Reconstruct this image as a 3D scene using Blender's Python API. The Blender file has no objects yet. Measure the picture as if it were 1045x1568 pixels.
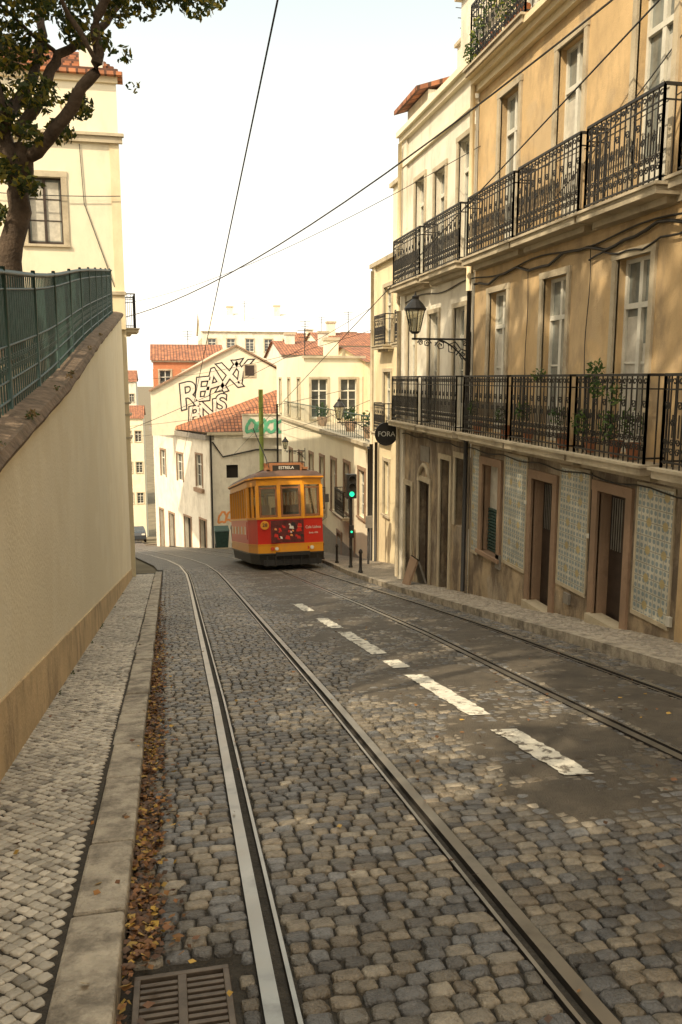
import bpy, math, random
import numpy as np
from mathutils import Vector, noise, Quaternion
random.seed(7); np.random.seed(7)
SL=0.172
def G(s):
    if s<-40: s=-40
    if s>120: s=120
    return -1.48-SL*s
sc=bpy.context.scene
# ---------------------------------------------------------------- materials
def M(name,col,rough=.8,var=.15,scale=3.,bump=.0,bscale=40.,dirt=None,dscale=1.2,damt=.6,metal=0.,spec=.4,streak=False,attr=None,dlo=.48,dhi=.68,patch=None,foot=None):
    m=bpy.data.materials.new(name); m.use_nodes=True
    nt=m.node_tree; N=nt.nodes; L=nt.links; p=N['Principled BSDF']
    p.inputs['Roughness'].default_value=rough; p.inputs['Metallic'].default_value=metal
    p.inputs['Specular IOR Level'].default_value=spec
    tc=N.new('ShaderNodeTexCoord')
    n1=N.new('ShaderNodeTexNoise'); n1.inputs['Scale'].default_value=scale; n1.inputs['Detail'].default_value=6; n1.inputs['Roughness'].default_value=.65
    L.new(tc.outputs['Object'],n1.inputs['Vector'])
    mr=N.new('ShaderNodeMapRange'); mr.inputs[1].default_value=.3; mr.inputs[2].default_value=.7; mr.inputs[3].default_value=1-var; mr.inputs[4].default_value=1+var
    L.new(n1.outputs['Fac'],mr.inputs[0])
    mul=N.new('ShaderNodeVectorMath'); mul.operation='MULTIPLY'
    if attr:
        a=N.new('ShaderNodeAttribute'); a.attribute_name=attr; L.new(a.outputs['Color'],mul.inputs[0])
    else: mul.inputs[0].default_value=col
    L.new(mr.outputs[0],mul.inputs[1]); out=mul.outputs[0]
    def layer(out,color,scl,lo,hi,amt,mapscale=None,detail=9,seed=0):
        mp=N.new('ShaderNodeMapping'); L.new(tc.outputs['Object'],mp.inputs['Vector']); mp.inputs['Location'].default_value=(seed,seed*2,seed)
        if mapscale: mp.inputs['Scale'].default_value=mapscale
        n2=N.new('ShaderNodeTexNoise'); n2.inputs['Scale'].default_value=scl; n2.inputs['Detail'].default_value=detail; n2.inputs['Roughness'].default_value=.7
        L.new(mp.outputs[0],n2.inputs['Vector'])
        r=N.new('ShaderNodeMapRange'); r.inputs[1].default_value=lo; r.inputs[2].default_value=hi; r.inputs[3].default_value=0; r.inputs[4].default_value=amt
        L.new(n2.outputs['Fac'],r.inputs[0])
        mx=N.new('ShaderNodeMix'); mx.data_type='RGBA'; L.new(r.outputs[0],mx.inputs[0]); L.new(out,mx.inputs[6]); mx.inputs[7].default_value=(*color,1); return mx.outputs[2]
    if patch: out=layer(out,patch,.55,.50,.53,.55,None,3,4.)   # repainted / repaired patches with crisp limits
    if dirt: out=layer(out,dirt,dscale,dlo,dhi,damt,(1.7,1.7,.7) if streak else None)
    L.new(out,p.inputs['Base Color'])
    if bump>0:
        n3=N.new('ShaderNodeTexNoise'); n3.inputs['Scale'].default_value=bscale; n3.inputs['Detail'].default_value=5
        L.new(tc.outputs['Object'],n3.inputs['Vector'])
        b=N.new('ShaderNodeBump'); b.inputs['Strength'].default_value=bump; b.inputs['Distance'].default_value=.02
        L.new(n3.outputs['Fac'],b.inputs['Height']); L.new(b.outputs[0],p.inputs['Normal'])
    return m
def brickmat(name,c1,c2,mortar,axes,bw,bh,off=.5,ms=.02,rough=.8,bump=.5,scale=1.,motif=None,motif2=None,lo=.6,hi=1.25):
    m=bpy.data.materials.new(name); m.use_nodes=True
    nt=m.node_tree; N=nt.nodes; L=nt.links; p=N['Principled BSDF']; p.inputs['Roughness'].default_value=rough
    tc=N.new('ShaderNodeTexCoord'); sp=N.new('ShaderNodeSeparateXYZ'); cb=N.new('ShaderNodeCombineXYZ')
    L.new(tc.outputs['Object'],sp.inputs[0]); L.new(sp.outputs[axes[0]],cb.inputs[0]); L.new(sp.outputs[axes[1]],cb.inputs[1])
    b=N.new('ShaderNodeTexBrick'); b.offset=off; b.inputs['Scale'].default_value=scale
    b.inputs['Brick Width'].default_value=bw; b.inputs['Row Height'].default_value=bh; b.inputs['Mortar Size'].default_value=ms
    b.inputs['Color1'].default_value=(*c1,1); b.inputs['Color2'].default_value=(*c2,1); b.inputs['Mortar'].default_value=(*mortar,1)
    L.new(cb.outputs[0],b.inputs['Vector']); out=b.outputs['Color']
    n=N.new('ShaderNodeTexNoise'); n.inputs['Scale'].default_value=2.5; n.inputs['Detail'].default_value=7; L.new(tc.outputs['Object'],n.inputs['Vector'])
    mr=N.new('ShaderNodeMapRange'); mr.inputs[1].default_value=.3; mr.inputs[2].default_value=.7; mr.inputs[3].default_value=lo; mr.inputs[4].default_value=hi; L.new(n.outputs['Fac'],mr.inputs[0])
    if motif:
        def wave(k,per,phase=0):
            ma=N.new('ShaderNodeMath'); ma.operation='MULTIPLY_ADD'; ma.inputs[1].default_value=2*math.pi/per; ma.inputs[2].default_value=phase; L.new(sp.outputs[axes[k]],ma.inputs[0])
            s_=N.new('ShaderNodeMath'); s_.operation='SINE'; L.new(ma.outputs[0],s_.inputs[0]); return s_.outputs[0]
        def mth(op,a,b_=None):
            q=N.new('ShaderNodeMath'); q.operation=op; L.new(a,q.inputs[0])
            if b_ is not None: L.new(b_,q.inputs[1])
            return q.outputs[0]
        def mixin(out,fac,lo_,hi_,col):
            gt=N.new('ShaderNodeMapRange'); gt.inputs[1].default_value=lo_; gt.inputs[2].default_value=hi_; gt.inputs[4].default_value=.85; L.new(fac,gt.inputs[0])
            mx=N.new('ShaderNodeMix'); mx.data_type='RGBA'; L.new(gt.outputs[0],mx.inputs[0]); L.new(out,mx.inputs[6]); mx.inputs[7].default_value=(*col,1); return mx.outputs[2]
        out=mixin(out,mth('ABSOLUTE',mth('MULTIPLY',wave(0,bw),wave(1,bh))),.42,.58,motif)
        out=mixin(out,mth('ADD',wave(0,bw*2,1.57),wave(1,bh*2,1.57)),1.45,1.6,motif2)
    mul=N.new('ShaderNodeVectorMath'); mul.operation='MULTIPLY'; L.new(out,mul.inputs[0]); L.new(mr.outputs[0],mul.inputs[1]); L.new(mul.outputs[0],p.inputs['Base Color'])
    if bump>0:
        bp=N.new('ShaderNodeBump'); bp.inputs['Strength'].default_value=bump; bp.inputs['Distance'].default_value=.03; bp.invert=True
        L.new(b.outputs['Fac'],bp.inputs['Height']); L.new(bp.outputs[0],p.inputs['Normal'])
    return m
def glassmat(name,tint=(.75,.72,.6),f=.35):
    m=bpy.data.materials.new(name); m.use_nodes=True; nt=m.node_tree; N=nt.nodes; L=nt.links
    N.remove(N['Principled BSDF']); o=N['Material Output']
    t=N.new('ShaderNodeBsdfTransparent'); t.inputs[0].default_value=(*tint,1)
    g=N.new('ShaderNodeBsdfGlossy'); g.inputs['Roughness'].default_value=.04; g.inputs[0].default_value=(.9,.92,.9,1)
    x=N.new('ShaderNodeMixShader'); x.inputs[0].default_value=f; L.new(t.outputs[0],x.inputs[1]); L.new(g.outputs[0],x.inputs[2]); L.new(x.outputs[0],o.inputs[0])
    return m
OCH=M('ochre_plaster',(.55,.39,.205),.9,.18,1.4,.3,60,dirt=(.27,.20,.125),dscale=1.3,damt=.75,streak=True,patch=(.49,.37,.225))
OCHG=M('weathered_ground_plaster',(.40,.31,.20),.9,.25,2.2,.5,50,dirt=(.12,.09,.065),dscale=1.5,damt=.92,streak=True,dlo=.40,dhi=.58,patch=(.34,.30,.24))
WHT=M('old_white_plaster',(.72,.67,.56),.9,.1,1.4,.2,60,dirt=(.42,.36,.27),dscale=1.1,damt=.6,streak=True)
CRM=M('cream_plaster',(.74,.63,.42),.9,.07,1.,.2,60,dirt=(.5,.39,.24),dscale=.8,damt=.5,streak=True)
CRM2=M('pale_cream_plaster',(.78,.71,.54),.9,.06,1.,.15,60,dirt=(.54,.46,.33),dscale=.8,damt=.45,streak=True)
WALLM=M('wall_plaster',(.84,.76,.58),.92,.05,.9,.3,35,dirt=(.67,.57,.40),dscale=.5,damt=.35,patch=(.79,.70,.51))
DADO=M('ochre_dado',(.58,.43,.25),.92,.2,2,.35,40,dirt=(.26,.19,.12),dscale=2.2,damt=.8,streak=True)
EARTH=M('mossy_coping',(.17,.12,.08),.95,.5,9,.9,30,dirt=(.06,.05,.03),dscale=4)
STONE=M('lioz_stone',(.49,.42,.30),.8,.18,5,.25,60,dirt=(.19,.15,.10),dscale=2.5,damt=.75)
DSTONE=M('brown_stone',(.30,.20,.13),.8,.25,5,.25,60,dirt=(.12,.08,.05),dscale=2.5,damt=.6)
IRON=M('black_wrought_iron',(.022,.02,.018),.5,.3,20)
GRN=M('green_painted_iron',(.03,.065,.055),.5,.3,10)
LGRN=M('pale_green_paint',(.25,.32,.08),.6,.2,3)
WOODW=M('white_painted_wood',(.62,.60,.52),.6,.12,8)
PANE=M('window_pane',(.22,.235,.215),.05,.6,1.3,spec=1.)
PANED=M('dark_window_pane',(.05,.055,.055),.07,.4,2,spec=.9)
CURT=M('curtain',(.50,.47,.40),.9,.2,7)
DARK=M('dark_interior',(.02,.016,.012),.9)
DOOR=M('dark_door',(.045,.03,.022),.6,.3,6)
DOORG=M('grey_door',(.22,.20,.17),.7,.2,6)
TILE=brickmat('roof_tile',(.46,.18,.08),(.27,.11,.06),(.11,.05,.03),(0,1),.22,.3,0,.03,.85,.8)
AZU=brickmat('azulejo_tiles',(.60,.58,.48),(.52,.51,.43),(.30,.29,.24),(1,2),.15,.15,0,.006,.35,.15,motif=(.18,.25,.28),motif2=(.45,.35,.15),lo=.7,hi=1.15)
GRAN=M('kerb_stone',(.40,.35,.275),.75,.28,8,.7,50,dirt=(.13,.11,.085),dscale=5,damt=.85,dlo=.45,dhi=.62)
DIRT=M('joint_dirt',(.045,.038,.029),.95,.4,14,.8,60)
STN=M('cobble_stone',(1,1,1),.36,.32,30,.6,90,attr='Col',spec=.55)
CAL=M('limestone_sett',(1,1,1),.5,.15,22,.3,70,attr='Col',spec=.4)
ASPH=M('asphalt',(.115,.097,.073),.58,.3,7,1.,110,dirt=(.065,.056,.044),dscale=2.2,damt=.8)
PAINT=M('worn_road_paint',(.66,.63,.54),.7,.2,12,.4,90,dirt=(.13,.11,.085),dscale=11,damt=1.,dlo=.52,dhi=.60)
STEEL=M('polished_rail_steel',(.40,.37,.32),.36,.3,6,metal=.85,dirt=(.2,.15,.1),dscale=3,damt=.5)
RUST=M('rail_groove',(.018,.014,.011),.8,.3,20)
FARROAD=brickmat('far_cobbles',(.20,.175,.14),(.135,.12,.10),(.05,.04,.03),(0,1),.13,.11,.5,.018,.55,.7)
FARPAVE=brickmat('pavement_cobbles',(.44,.39,.31),(.32,.28,.22),(.12,.10,.08),(0,1),.07,.07,.5,.012,.6,.8)
GROUND=M('earth_ground',(.16,.13,.08),.95,.3,.5,.3,3)
BARK=M('bark',(.085,.06,.042),.95,.4,7,1.,30)
def leafmat(name,tr):
    m=bpy.data.materials.new(name); m.use_nodes=True; nt=m.node_tree; N=nt.nodes; L=nt.links; p=N['Principled BSDF']
    a=N.new('ShaderNodeAttribute'); a.attribute_name='Col'
    p.inputs['Roughness'].default_value=.6
    L.new(a.outputs['Color'],p.inputs['Base Color'])
    t=N.new('ShaderNodeBsdfTranslucent'); L.new(a.outputs['Color'],t.inputs[0])
    x=N.new('ShaderNodeMixShader'); x.inputs[0].default_value=tr
    L.new(p.outputs[0],x.inputs[1]); L.new(t.outputs[0],x.inputs[2]); L.new(x.outputs[0],N['Material Output'].inputs[0])
    return m
LEAF=leafmat('leaf',.45)
DRY=leafmat('dry_leaf',.1)
GRAF=M('black_spray_paint',(.02,.02,.025),.7)
GRAFG=M('green_spray_paint',(.12,.42,.25),.7,.3,3)
GRAFO=M('orange_spray_paint',(.75,.3,.1),.7,.3,3)
# ---------------------------------------------------------------- mesh builder
class MB:
    def __init__(s): s.v=[]; s.f=[]; s.m=[]; s.mats=[]; s.sm=[]; s.col=[]
    def mi(s,m):
        if m not in s.mats: s.mats.append(m)
        return s.mats.index(m)
    def poly(s,pts,m,smooth=False,col=None):
        b=len(s.v); s.v+= [tuple(p) for p in pts]; s.f.append(tuple(range(b,b+len(pts)))); s.m.append(s.mi(m)); s.sm.append(smooth); s.col.append(col)
    def hexa(s,c,m,col=None):
        b=len(s.v); s.v+=[tuple(p) for p in c]
        for f in ((3,2,1,0),(4,5,6,7),(0,1,5,4),(1,2,6,5),(2,3,7,6),(3,0,4,7)):
            s.f.append(tuple(b+i for i in f)); s.m.append(s.mi(m)); s.sm.append(False); s.col.append(col)
    def box(s,x0,x1,y0,y1,z0,z1,m):
        s.hexa([(x0,y0,z0),(x1,y0,z0),(x1,y1,z0),(x0,y1,z0),(x0,y0,z1),(x1,y0,z1),(x1,y1,z1),(x0,y1,z1)],m)
    def sbox(s,x0,x1,y0,y1,h0,h1,m):
        s.hexa([(x0,y0,G(y0)+h0),(x1,y0,G(y0)+h0),(x1,y1,G(y1)+h0),(x0,y1,G(y1)+h0),(x0,y0,G(y0)+h1),(x1,y0,G(y0)+h1),(x1,y1,G(y1)+h1),(x0,y1,G(y1)+h1)],m)
    def tube(s,pts,r,m,n=5,cap=True,smooth=True):
        pts=[Vector(p) for p in pts]; k=len(pts)
        if not isinstance(r,(list,tuple)): r=[r]*k
        b=len(s.v); mi=s.mi(m)
        for i,p in enumerate(pts):
            d=(pts[min(i+1,k-1)]-pts[max(i-1,0)]).normalized()
            up=Vector((0,0,1)) if abs(d.z)<.9 else Vector((1,0,0))
            a=d.cross(up).normalized(); c=d.cross(a)
            for j in range(n):
                an=2*math.pi*j/n+ (math.pi/4 if n==4 else 0); s.v.append(tuple(p+(a*math.cos(an)+c*math.sin(an))*r[i]))
        for i in range(k-1):
            for j in range(n):
                j2=(j+1)%n; s.f.append((b+i*n+j,b+i*n+j2,b+(i+1)*n+j2,b+(i+1)*n+j)); s.m.append(mi); s.sm.append(smooth and n>4); s.col.append(None)
        if cap:
            s.f.append(tuple(b+j for j in range(n))); s.f.append(tuple(b+(k-1)*n+j for j in range(n-1,-1,-1)))
            s.m+=[mi,mi]; s.sm+=[False,False]; s.col+=[None,None]
    def lathe(s,c,prof,m,n=10,smooth=False):
        b=len(s.v); mi=s.mi(m)
        for r,z in prof:
            for j in range(n):
                a=2*math.pi*(j+.5)/n; s.v.append((c[0]+r*math.cos(a),c[1]+r*math.sin(a),c[2]+z))
        for i in range(len(prof)-1):
            for j in range(n):
                j2=(j+1)%n; s.f.append((b+i*n+j,b+i*n+j2,b+(i+1)*n+j2,b+(i+1)*n+j)); s.m.append(mi); s.sm.append(smooth); s.col.append(None)
    def done(s,name,parent=None,bevel=0):
        me=bpy.data.meshes.new(name); me.from_pydata(s.v,[],s.f); 
        for m in s.mats: me.materials.append(m)
        me.polygons.foreach_set('material_index',s.m); me.polygons.foreach_set('use_smooth',s.sm)
        if any(c is not None for c in s.col):
            ca=me.color_attributes.new('Col','FLOAT_COLOR','CORNER')
            arr=[]
            for f,c in zip(s.f,s.col):
                c=c or (.5,.5,.5); arr+= [c[0],c[1],c[2],1.]*len(f)
            ca.data.foreach_set('color',arr)
        me.update()
        o=bpy.data.objects.new(name,me); sc.collection.objects.link(o)
        if parent: o.parent=parent
        if bevel:
            bm=o.modifiers.new('bevel','BEVEL'); bm.width=bevel; bm.segments=2; bm.limit_method='ANGLE'
        return o
def empty(name,loc=(0,0,0)):
    o=bpy.data.objects.new(name,None); o.location=loc; sc.collection.objects.link(o); return o
class Fr:
    def __init__(s,O,U,N): s.O=Vector((O[0],O[1],0)); s.U=Vector((U[0],U[1],0)).normalized(); s.N=Vector((N[0],N[1],0)).normalized()
    def P(s,a,z,d=0.): 
        q=s.O+s.U*a+s.N*d; return (q.x,q.y,z)
    def box(s,mb,a0,a1,z0,z1,d0,d1,m):
        P=s.P; mb.hexa([P(a0,z0,d0),P(a1,z0,d0),P(a1,z0,d1),P(a0,z0,d1),P(a0,z1,d0),P(a1,z1,d0),P(a1,z1,d1),P(a0,z1,d1)],m)
def facade(mb,fr,a0,a1,z0,z1,ops,m,depth=.2,d=0.,mrev=None):
    mrev=mrev or m
    A=sorted({a0,a1}|{x for o in ops for x in o[:2] if a0<x<a1}); Z=sorted({z0,z1}|{x for o in ops for x in o[2:4] if z0<x<z1})
    for i in range(len(A)-1):
        for j in range(len(Z)-1):
            ca=(A[i]+A[i+1])/2; cz=(Z[j]+Z[j+1])/2
            if any(o[0]<ca<o[1] and o[2]<cz<o[3] for o in ops): continue
            mb.poly([fr.P(A[i],Z[j],d),fr.P(A[i+1],Z[j],d),fr.P(A[i+1],Z[j+1],d),fr.P(A[i],Z[j+1],d)],m)
    for o in ops:
        x0,x1,y0,y1=o[:4]; q=[(x0,y0),(x1,y0),(x1,y1),(x0,y1)]
        for k in range(4):
            p,r=q[k],q[(k+1)%4]
            mb.poly([fr.P(*p,d),fr.P(*r,d),fr.P(*r,d-depth),fr.P(*p,d-depth)],mrev)
        mb.poly([fr.P(x,y,d-depth) for x,y in q],DARK)
def surround(mb,fr,o,m=STONE,w=.09,pr=.03,d=0.,sill=True):
    x0,x1,y0,y1=o[:4]
    fr.box(mb,x0-w,x0,y0,y1,d-.02,d+pr,m); fr.box(mb,x1,x1+w,y0,y1,d-.02,d+pr,m); fr.box(mb,x0-w-.01,x1+w+.01,y1,y1+w,d-.02,d+pr+.004,m)
    if sill: fr.box(mb,x0-w-.02,x1+w+.02,y0-.06,y0,d-.02,d+pr+.03,m)
def frenchwin(mb,fr,o,d=0.,solid=.0,rows=3,pane=PANE,fm=WOODW,cur=True,trans=.3):
    x0,x1,y0,y1=o[:4]; e=.045; D=d-.10
    fr.box(mb,x0,x0+e,y0,y1,D-.04,D,fm); fr.box(mb,x1-e,x1,y0,y1,D-.04,D,fm)
    fr.box(mb,x0+e,x1-e,y1-e,y1,D-.04,D-.001,fm); fr.box(mb,x0+e,x1-e,y0,y0+e+.03,D-.04,D-.001,fm)
    c=(x0+x1)/2; fr.box(mb,c-.032,c+.032,y0+e+.03,y1-e,D-.045,D+.012,fm)
    h=y1-y0; top=y1-trans*h
    if trans>0: fr.box(mb,x0+e,x1-e,top-.03,top+.03,D-.04,D+.016,fm)
    zb=y0+e+.03
    if solid>0: fr.box(mb,x0+e,x1-e,zb,y0+solid*h,D-.04,D-.008,fm); zb=y0+solid*h
    for i in range(1,rows):
        z=zb+(top-zb)*i/rows
        fr.box(mb,x0+e,x1-e,z-.011,z+.011,D-.035,D-.012,fm)
    mb.poly([fr.P(x0+e,zb,D-.03),fr.P(x1-e,zb,D-.03),fr.P(x1-e,y1-e,D-.03),fr.P(x0+e,y1-e,D-.03)],pane)
IR=.0085
def scroll(mb,P,cx,cz,r,m,flip=1,turns=1.4,rr=.006):
    pts=[]
    for i in range(9):
        t=i/8; a=turns*2*math.pi*t; q=r*(1-.8*t); pts.append(P(cx+flip*q*math.cos(a),cz+q*math.sin(a)))
    mb.tube(pts,rr,m,4,False)
def balcony(mb,ms,fr,a0,a1,z,proj=.24,h=.9,d=0.):
    fr.box(ms,a0-.05,a1+.05,z-.11,z-.03,d,d+proj+.07,STONE); fr.box(ms,a0-.08,a1+.08,z-.03,z,d,d+proj+.10,STONE)
    fr.box(ms,a0+.02,a1-.02,z-.18,z-.11,d,d+proj*.6,STONE)
    def run(P,L):
        mb.tube([P(0,z+h),P(L,z+h)],.02,IRON,4); mb.tube([P(0,z+h-.14),P(L,z+h-.14)],.01,IRON,4); mb.tube([P(0,z+.06),P(L,z+.06)],.013,IRON,4)
        n=max(2,int(round(L/.1)))
        for i in range(n+1):
            x=L*i/n; mb.tube([P(x,z),P(x,z+h)],IR if 0<i<n else .016,IRON,4)
            if i<n and L>.5:
                c=x+L/n/2; w=L/n
                scroll(mb,P,c,z+h-.07,w*.4,IRON,1 if i%2 else -1,1.,.0075)
                scroll(mb,P,c,z+.16,w*.45,IRON,1 if i%2 else -1,1.3,.0075)
                scroll(mb,P,c,z+.25,w*.4,IRON,-1 if i%2 else 1,1.3,.0075)
                mb.tube([P(c,z+.3),P(c,z+.52)],.007,IRON,4,False)
                if i%2==0: scroll(mb,P,c,z+.60,w*.5,IRON,1,1.3,.008)
                else: scroll(mb,P,c,z+.44,w*.45,IRON,-1,1.3,.008)
    run(lambda x,zz: fr.P(a0+x,zz,d+proj),a1-a0)
    run(lambda x,zz: fr.P(a0,zz,d+x),proj); run(lambda x,zz: fr.P(a1,zz,d+x),proj)
def leafcloud(mb,c,r,n,size,cols,mat=LEAF):
    for _ in range(n):
        while True:
            q=Vector((random.uniform(-1,1),random.uniform(-1,1),random.uniform(-1,1)))
            if q.length<1: break
        p=Vector(c)+Vector((q.x*r[0],q.y*r[1],q.z*r[2]))
        a=Vector((random.gauss(0,1),random.gauss(0,1),random.gauss(0,1))).normalized(); b=a.orthogonal().normalized()
        b.rotate(Quaternion(a,random.uniform(0,6.28))); s_=size*random.uniform(.6,1.3)
        k=random.choice(cols); f=random.uniform(.7,1.3); cc=(k[0]*f,k[1]*f,k[2]*f)
        t=a.cross(b)
        mb.poly([p-b*s_,p+t*s_*.5,p+b*s_,p-t*s_*.5],mat,False,cc)
# ---------------------------------------------------------------- ground
mb=MB()
ys=[-2500,-200,-40,0,30,60,90,120,300,2500]; xs=[-2500,-200,-20,-1.2,7,20,200,2500]
for i in range(len(ys)-1):
    for j in range(len(xs)-1):
        mb.poly([(xs[j],ys[i],G(ys[i])-.06),(xs[j+1],ys[i],G(ys[i])-.06),(xs[j+1],ys[i+1],G(ys[i+1])-.06),(xs[j],ys[i+1],G(ys[i+1])-.06)],GROUND)
mb.done('ground')
def interp(tab,s):
    for (a,b),(c,d) in zip(tab,tab[1:]):
        if s<=c:
            u=(s-a)/(c-a); u=max(0,u); return b+(d-b)*u
    return tab[-1][1]
LE=[(-20,-.2),(24,-.2),(30,-.5),(40,-1.6),(50,-3.),(60,-4.4),(80,-7),(120,-10)]
RE=[(-20,4.2),(4,4.2),(8,4.3),(15,4.33),(20,4.5),(26,5.),(34,5.),(40,4.2),(46,2.9),(52,1.),(60,-1.5),(80,-2.5),(120,-4)]
CL=[(-20,.66),(2,.72),(6.4,.80),(20,.95),(24,.97),(29,.85),(34,.45),(40,-.3),(50,-1.8),(60,-3.4),(70,-5)]
CR=[(-20,3.25),(2,3.28),(6,3.4),(9.5,3.55),(13,3.6),(24,3.6),(28,3.5),(34,3.),(40,2.3),(50,.9),(60,-.7),(70,-2.5)]
mb=MB(); ss=[-12,-6,0]+[x*1.0 for x in range(2,121)]
for a,b in zip(ss,ss[1:]):
    m=DIRT if b<=27 else FARROAD
    h=-.017 if b<=27 else -.006
    l0,l1,r0,r1=interp(LE,a),interp(LE,b),interp(RE,a),interp(RE,b)
    mb.poly([(l0,a,G(a)+h),(r0,a,G(a)+h),(r1,b,G(b)+h),(l1,b,G(b)+h)],m)
mb.done('road')
def stonefield(name,items,mat,dome=.008,depth=.03,parent=None):
    oc=np.array([(.5,.36),(.36,.5),(-.36,.5),(-.5,.36),(-.5,-.36),(-.36,-.5),(.36,-.5),(.5,-.36)])
    rings=[(1.,-depth),(.98,-dome*.9),(.86,-dome*.1),(.5,dome*.2)]
    tv=[];tf=[]
    for sca,z in rings:
        for p in oc: tv.append((p[0]*sca,p[1]*sca,z))
    tv.append((0,0,dome*.25)); K=len(tv)
    for i in range(3):
        for j in range(8): tf.append((i*8+j,i*8+(j+1)%8,(i+1)*8+(j+1)%8,(i+1)*8+j))
    tv=np.array(tv); n=len(items)
    I=np.array([it[:8] for it in items]); C=np.array([it[8] for it in items])
    jit=np.random.uniform(-.06,.06,(n,8,2)); jj=np.concatenate([jit]*4+[np.zeros((n,1,2))],1)
    px=(tv[None,:,0]+jj[:,:,0])*I[:,2:3]; py=(tv[None,:,1]+jj[:,:,1])*I[:,3:4]
    cr=np.cos(I[:,4:5]); sr=np.sin(I[:,4:5]); X=I[:,0:1]+px*cr-py*sr; Y=I[:,1:2]+px*sr+py*cr
    Z=-1.48-SL*Y+tv[None,:,2]+I[:,5:6]+px*I[:,6:7]+py*I[:,7:8]+np.random.uniform(-.0012,.0012,(n,K))
    V=np.stack([X,Y,Z],2).reshape(-1,3)
    tq=np.array(tf); F=(tq[None]+ (np.arange(n)*K)[:,None,None]).reshape(-1,4).tolist()
    ct=np.array([(24+j,24+(j+1)%8,32) for j in range(8)]); F+=(ct[None]+(np.arange(n)*K)[:,None,None]).reshape(-1,3).tolist()
    me=bpy.data.meshes.new(name); me.from_pydata(V.tolist(),[],F); me.materials.append(mat)
    ca=me.color_attributes.new('Col','FLOAT_COLOR','POINT'); C4=np.concatenate([C,np.ones((n,1))],1); ca.data.foreach_set('color',np.repeat(C4,K,axis=0).ravel())
    me.polygons.foreach_set('use_smooth',[True]*len(F)); me.update()
    o=bpy.data.objects.new(name,me); sc.collection.objects.link(o); 
    if parent: o.parent=parent
    return o
def nz(x,y,f,o=0): return noise.noise(Vector((x*f+o,y*f-o,o*1.7)))
def amask(t,s):
    n=nz(t,s,1.1,3)*.45+nz(t,s,3.5,9)*.18+nz(t,s,9,2)*.08
    def band(a,b,x,w=.14): return min((x-a)/w,(b-x)/w)
    cr=interp(CR,s)
    m1=min(band(1.72+n*.9,cr-.5+n*.3,t),(s-3.3+n)/.2)-max(0,n*3.4-.05)
    m2=min(band(cr-.40,cr+.40,t,.05),(15+n*8-s)/.5)-max(0,n*3.0-.1)
    m3=min((t-2.0-n*2)/.2,(2.65+n-s)/.2)
    m5=min(band(cr+.47,4.4,t,.05),(7.+n*6-s)/.4)
    return max(-1,min(1,max(m1,m2,m3,m5)))
items=[]; s=1.5
pal=[(.165,.144,.113),(.12,.11,.094),(.205,.178,.138),(.10,.097,.094),(.145,.12,.088),(.19,.161,.12),(.085,.079,.072),(.128,.127,.126)]
while s<27.2:
    rl=random.uniform(.062,.079)
    cl_,cr_=interp(CL,s),interp(CR,s)
    for (a,b) in ((-.18,cl_-.492),(cl_-.382,cl_+.382),(cl_+.492,cr_-.492),(cr_-.382,cr_+.382),(cr_+.492,interp(RE,s)-.005)):
        t=a+ random.uniform(0,.02)
        while t<b-.03:
            w=random.uniform(.066,.108)
            if b-(t+w)<.04: w=b-t
            cx=t+w/2; y=s+rl/2+.03*math.sin(cx*2.1+s*.25)+.025*nz(cx,s,1.5)
            t+=w
            if -.17<cx<.18 and 2.0<y<2.54: continue
            c=random.choice(pal); f=random.uniform(.72,1.3)*(1+.5*nz(cx,y,.8,5)); c=[q*f for q in c]
            items.append((cx,y,w-.006,rl-.005,random.uniform(-.08,.08),random.uniform(-.003,.003)+.007*nz(cx,y,1.),random.uniform(-.05,.05),random.uniform(-.06,.06),c))
    s+=rl
stonefield('road_cobblestones',items,STN,dome=.009)
# thin worn asphalt overlay; stones show through where it is thin
st=.045; na=int((4.5-1.2)/st); nb=int((28-1.2)/st); V=[];F=[];K=[]
for j in range(nb+1):
    s=1.2+j*st; cl_,cr_=interp(CL,s),interp(CR,s); re=interp(RE,s)
    for i in range(na+1):
        t=1.2+i*st; m=amask(t,s)
        for rr in (cl_+.44,cr_-.44,cr_+.44):
            if abs(t-rr)<.085: m=-1
        if t>re+.02: m=-1
        h=(-.003+.0065*min(1,m)+.008*nz(t,s,5.)+.006*nz(t,s,1.7,4)) if m>0 else -.003+m*.03
        V.append((t,s,G(s)+h)); K.append(h)
for j in range(nb):
    for i in range(na):
        b=j*(na+1)+i
        if max(K[b],K[b+1],K[b+na+1],K[b+na+2])<-.017: continue
        F.append((b,b+1,b+na+2,b+na+1))
me=bpy.data.meshes.new('asphalt_patches'); me.from_pydata(V,[],F); me.materials.append(ASPH); me.polygons.foreach_set('use_smooth',[True]*len(F))
o=bpy.data.objects.new('asphalt_patches',me); sc.collection.objects.link(o)
mb=MB()
for a,b in [(2.0,2.85),(3.9,4.95),(5.35,7.0),(7.35,7.8),(8.2,10.0),(10.4,11.6),(12.6,13.8)]:
    n=30; L=[];R=[]
    for i in range(n+1):
        y=a+(b-a)*i/n; L.append((2.08+random.uniform(-.008,.012),y)); R.append((2.25+random.uniform(-.012,.008),y))
    L[0]=(2.085,a+.02); R[-1]=(2.24,b-.03)
    for i in range(n):
        q=[L[i],R[i],R[i+1],L[i+1]]; mb.poly([(x,y,G(y)+.0105+.006*nz(x,y,5.)+.006*nz(x,y,1.7,4)) for x,y in q],PAINT)
mb.done('lane_markings')
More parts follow.
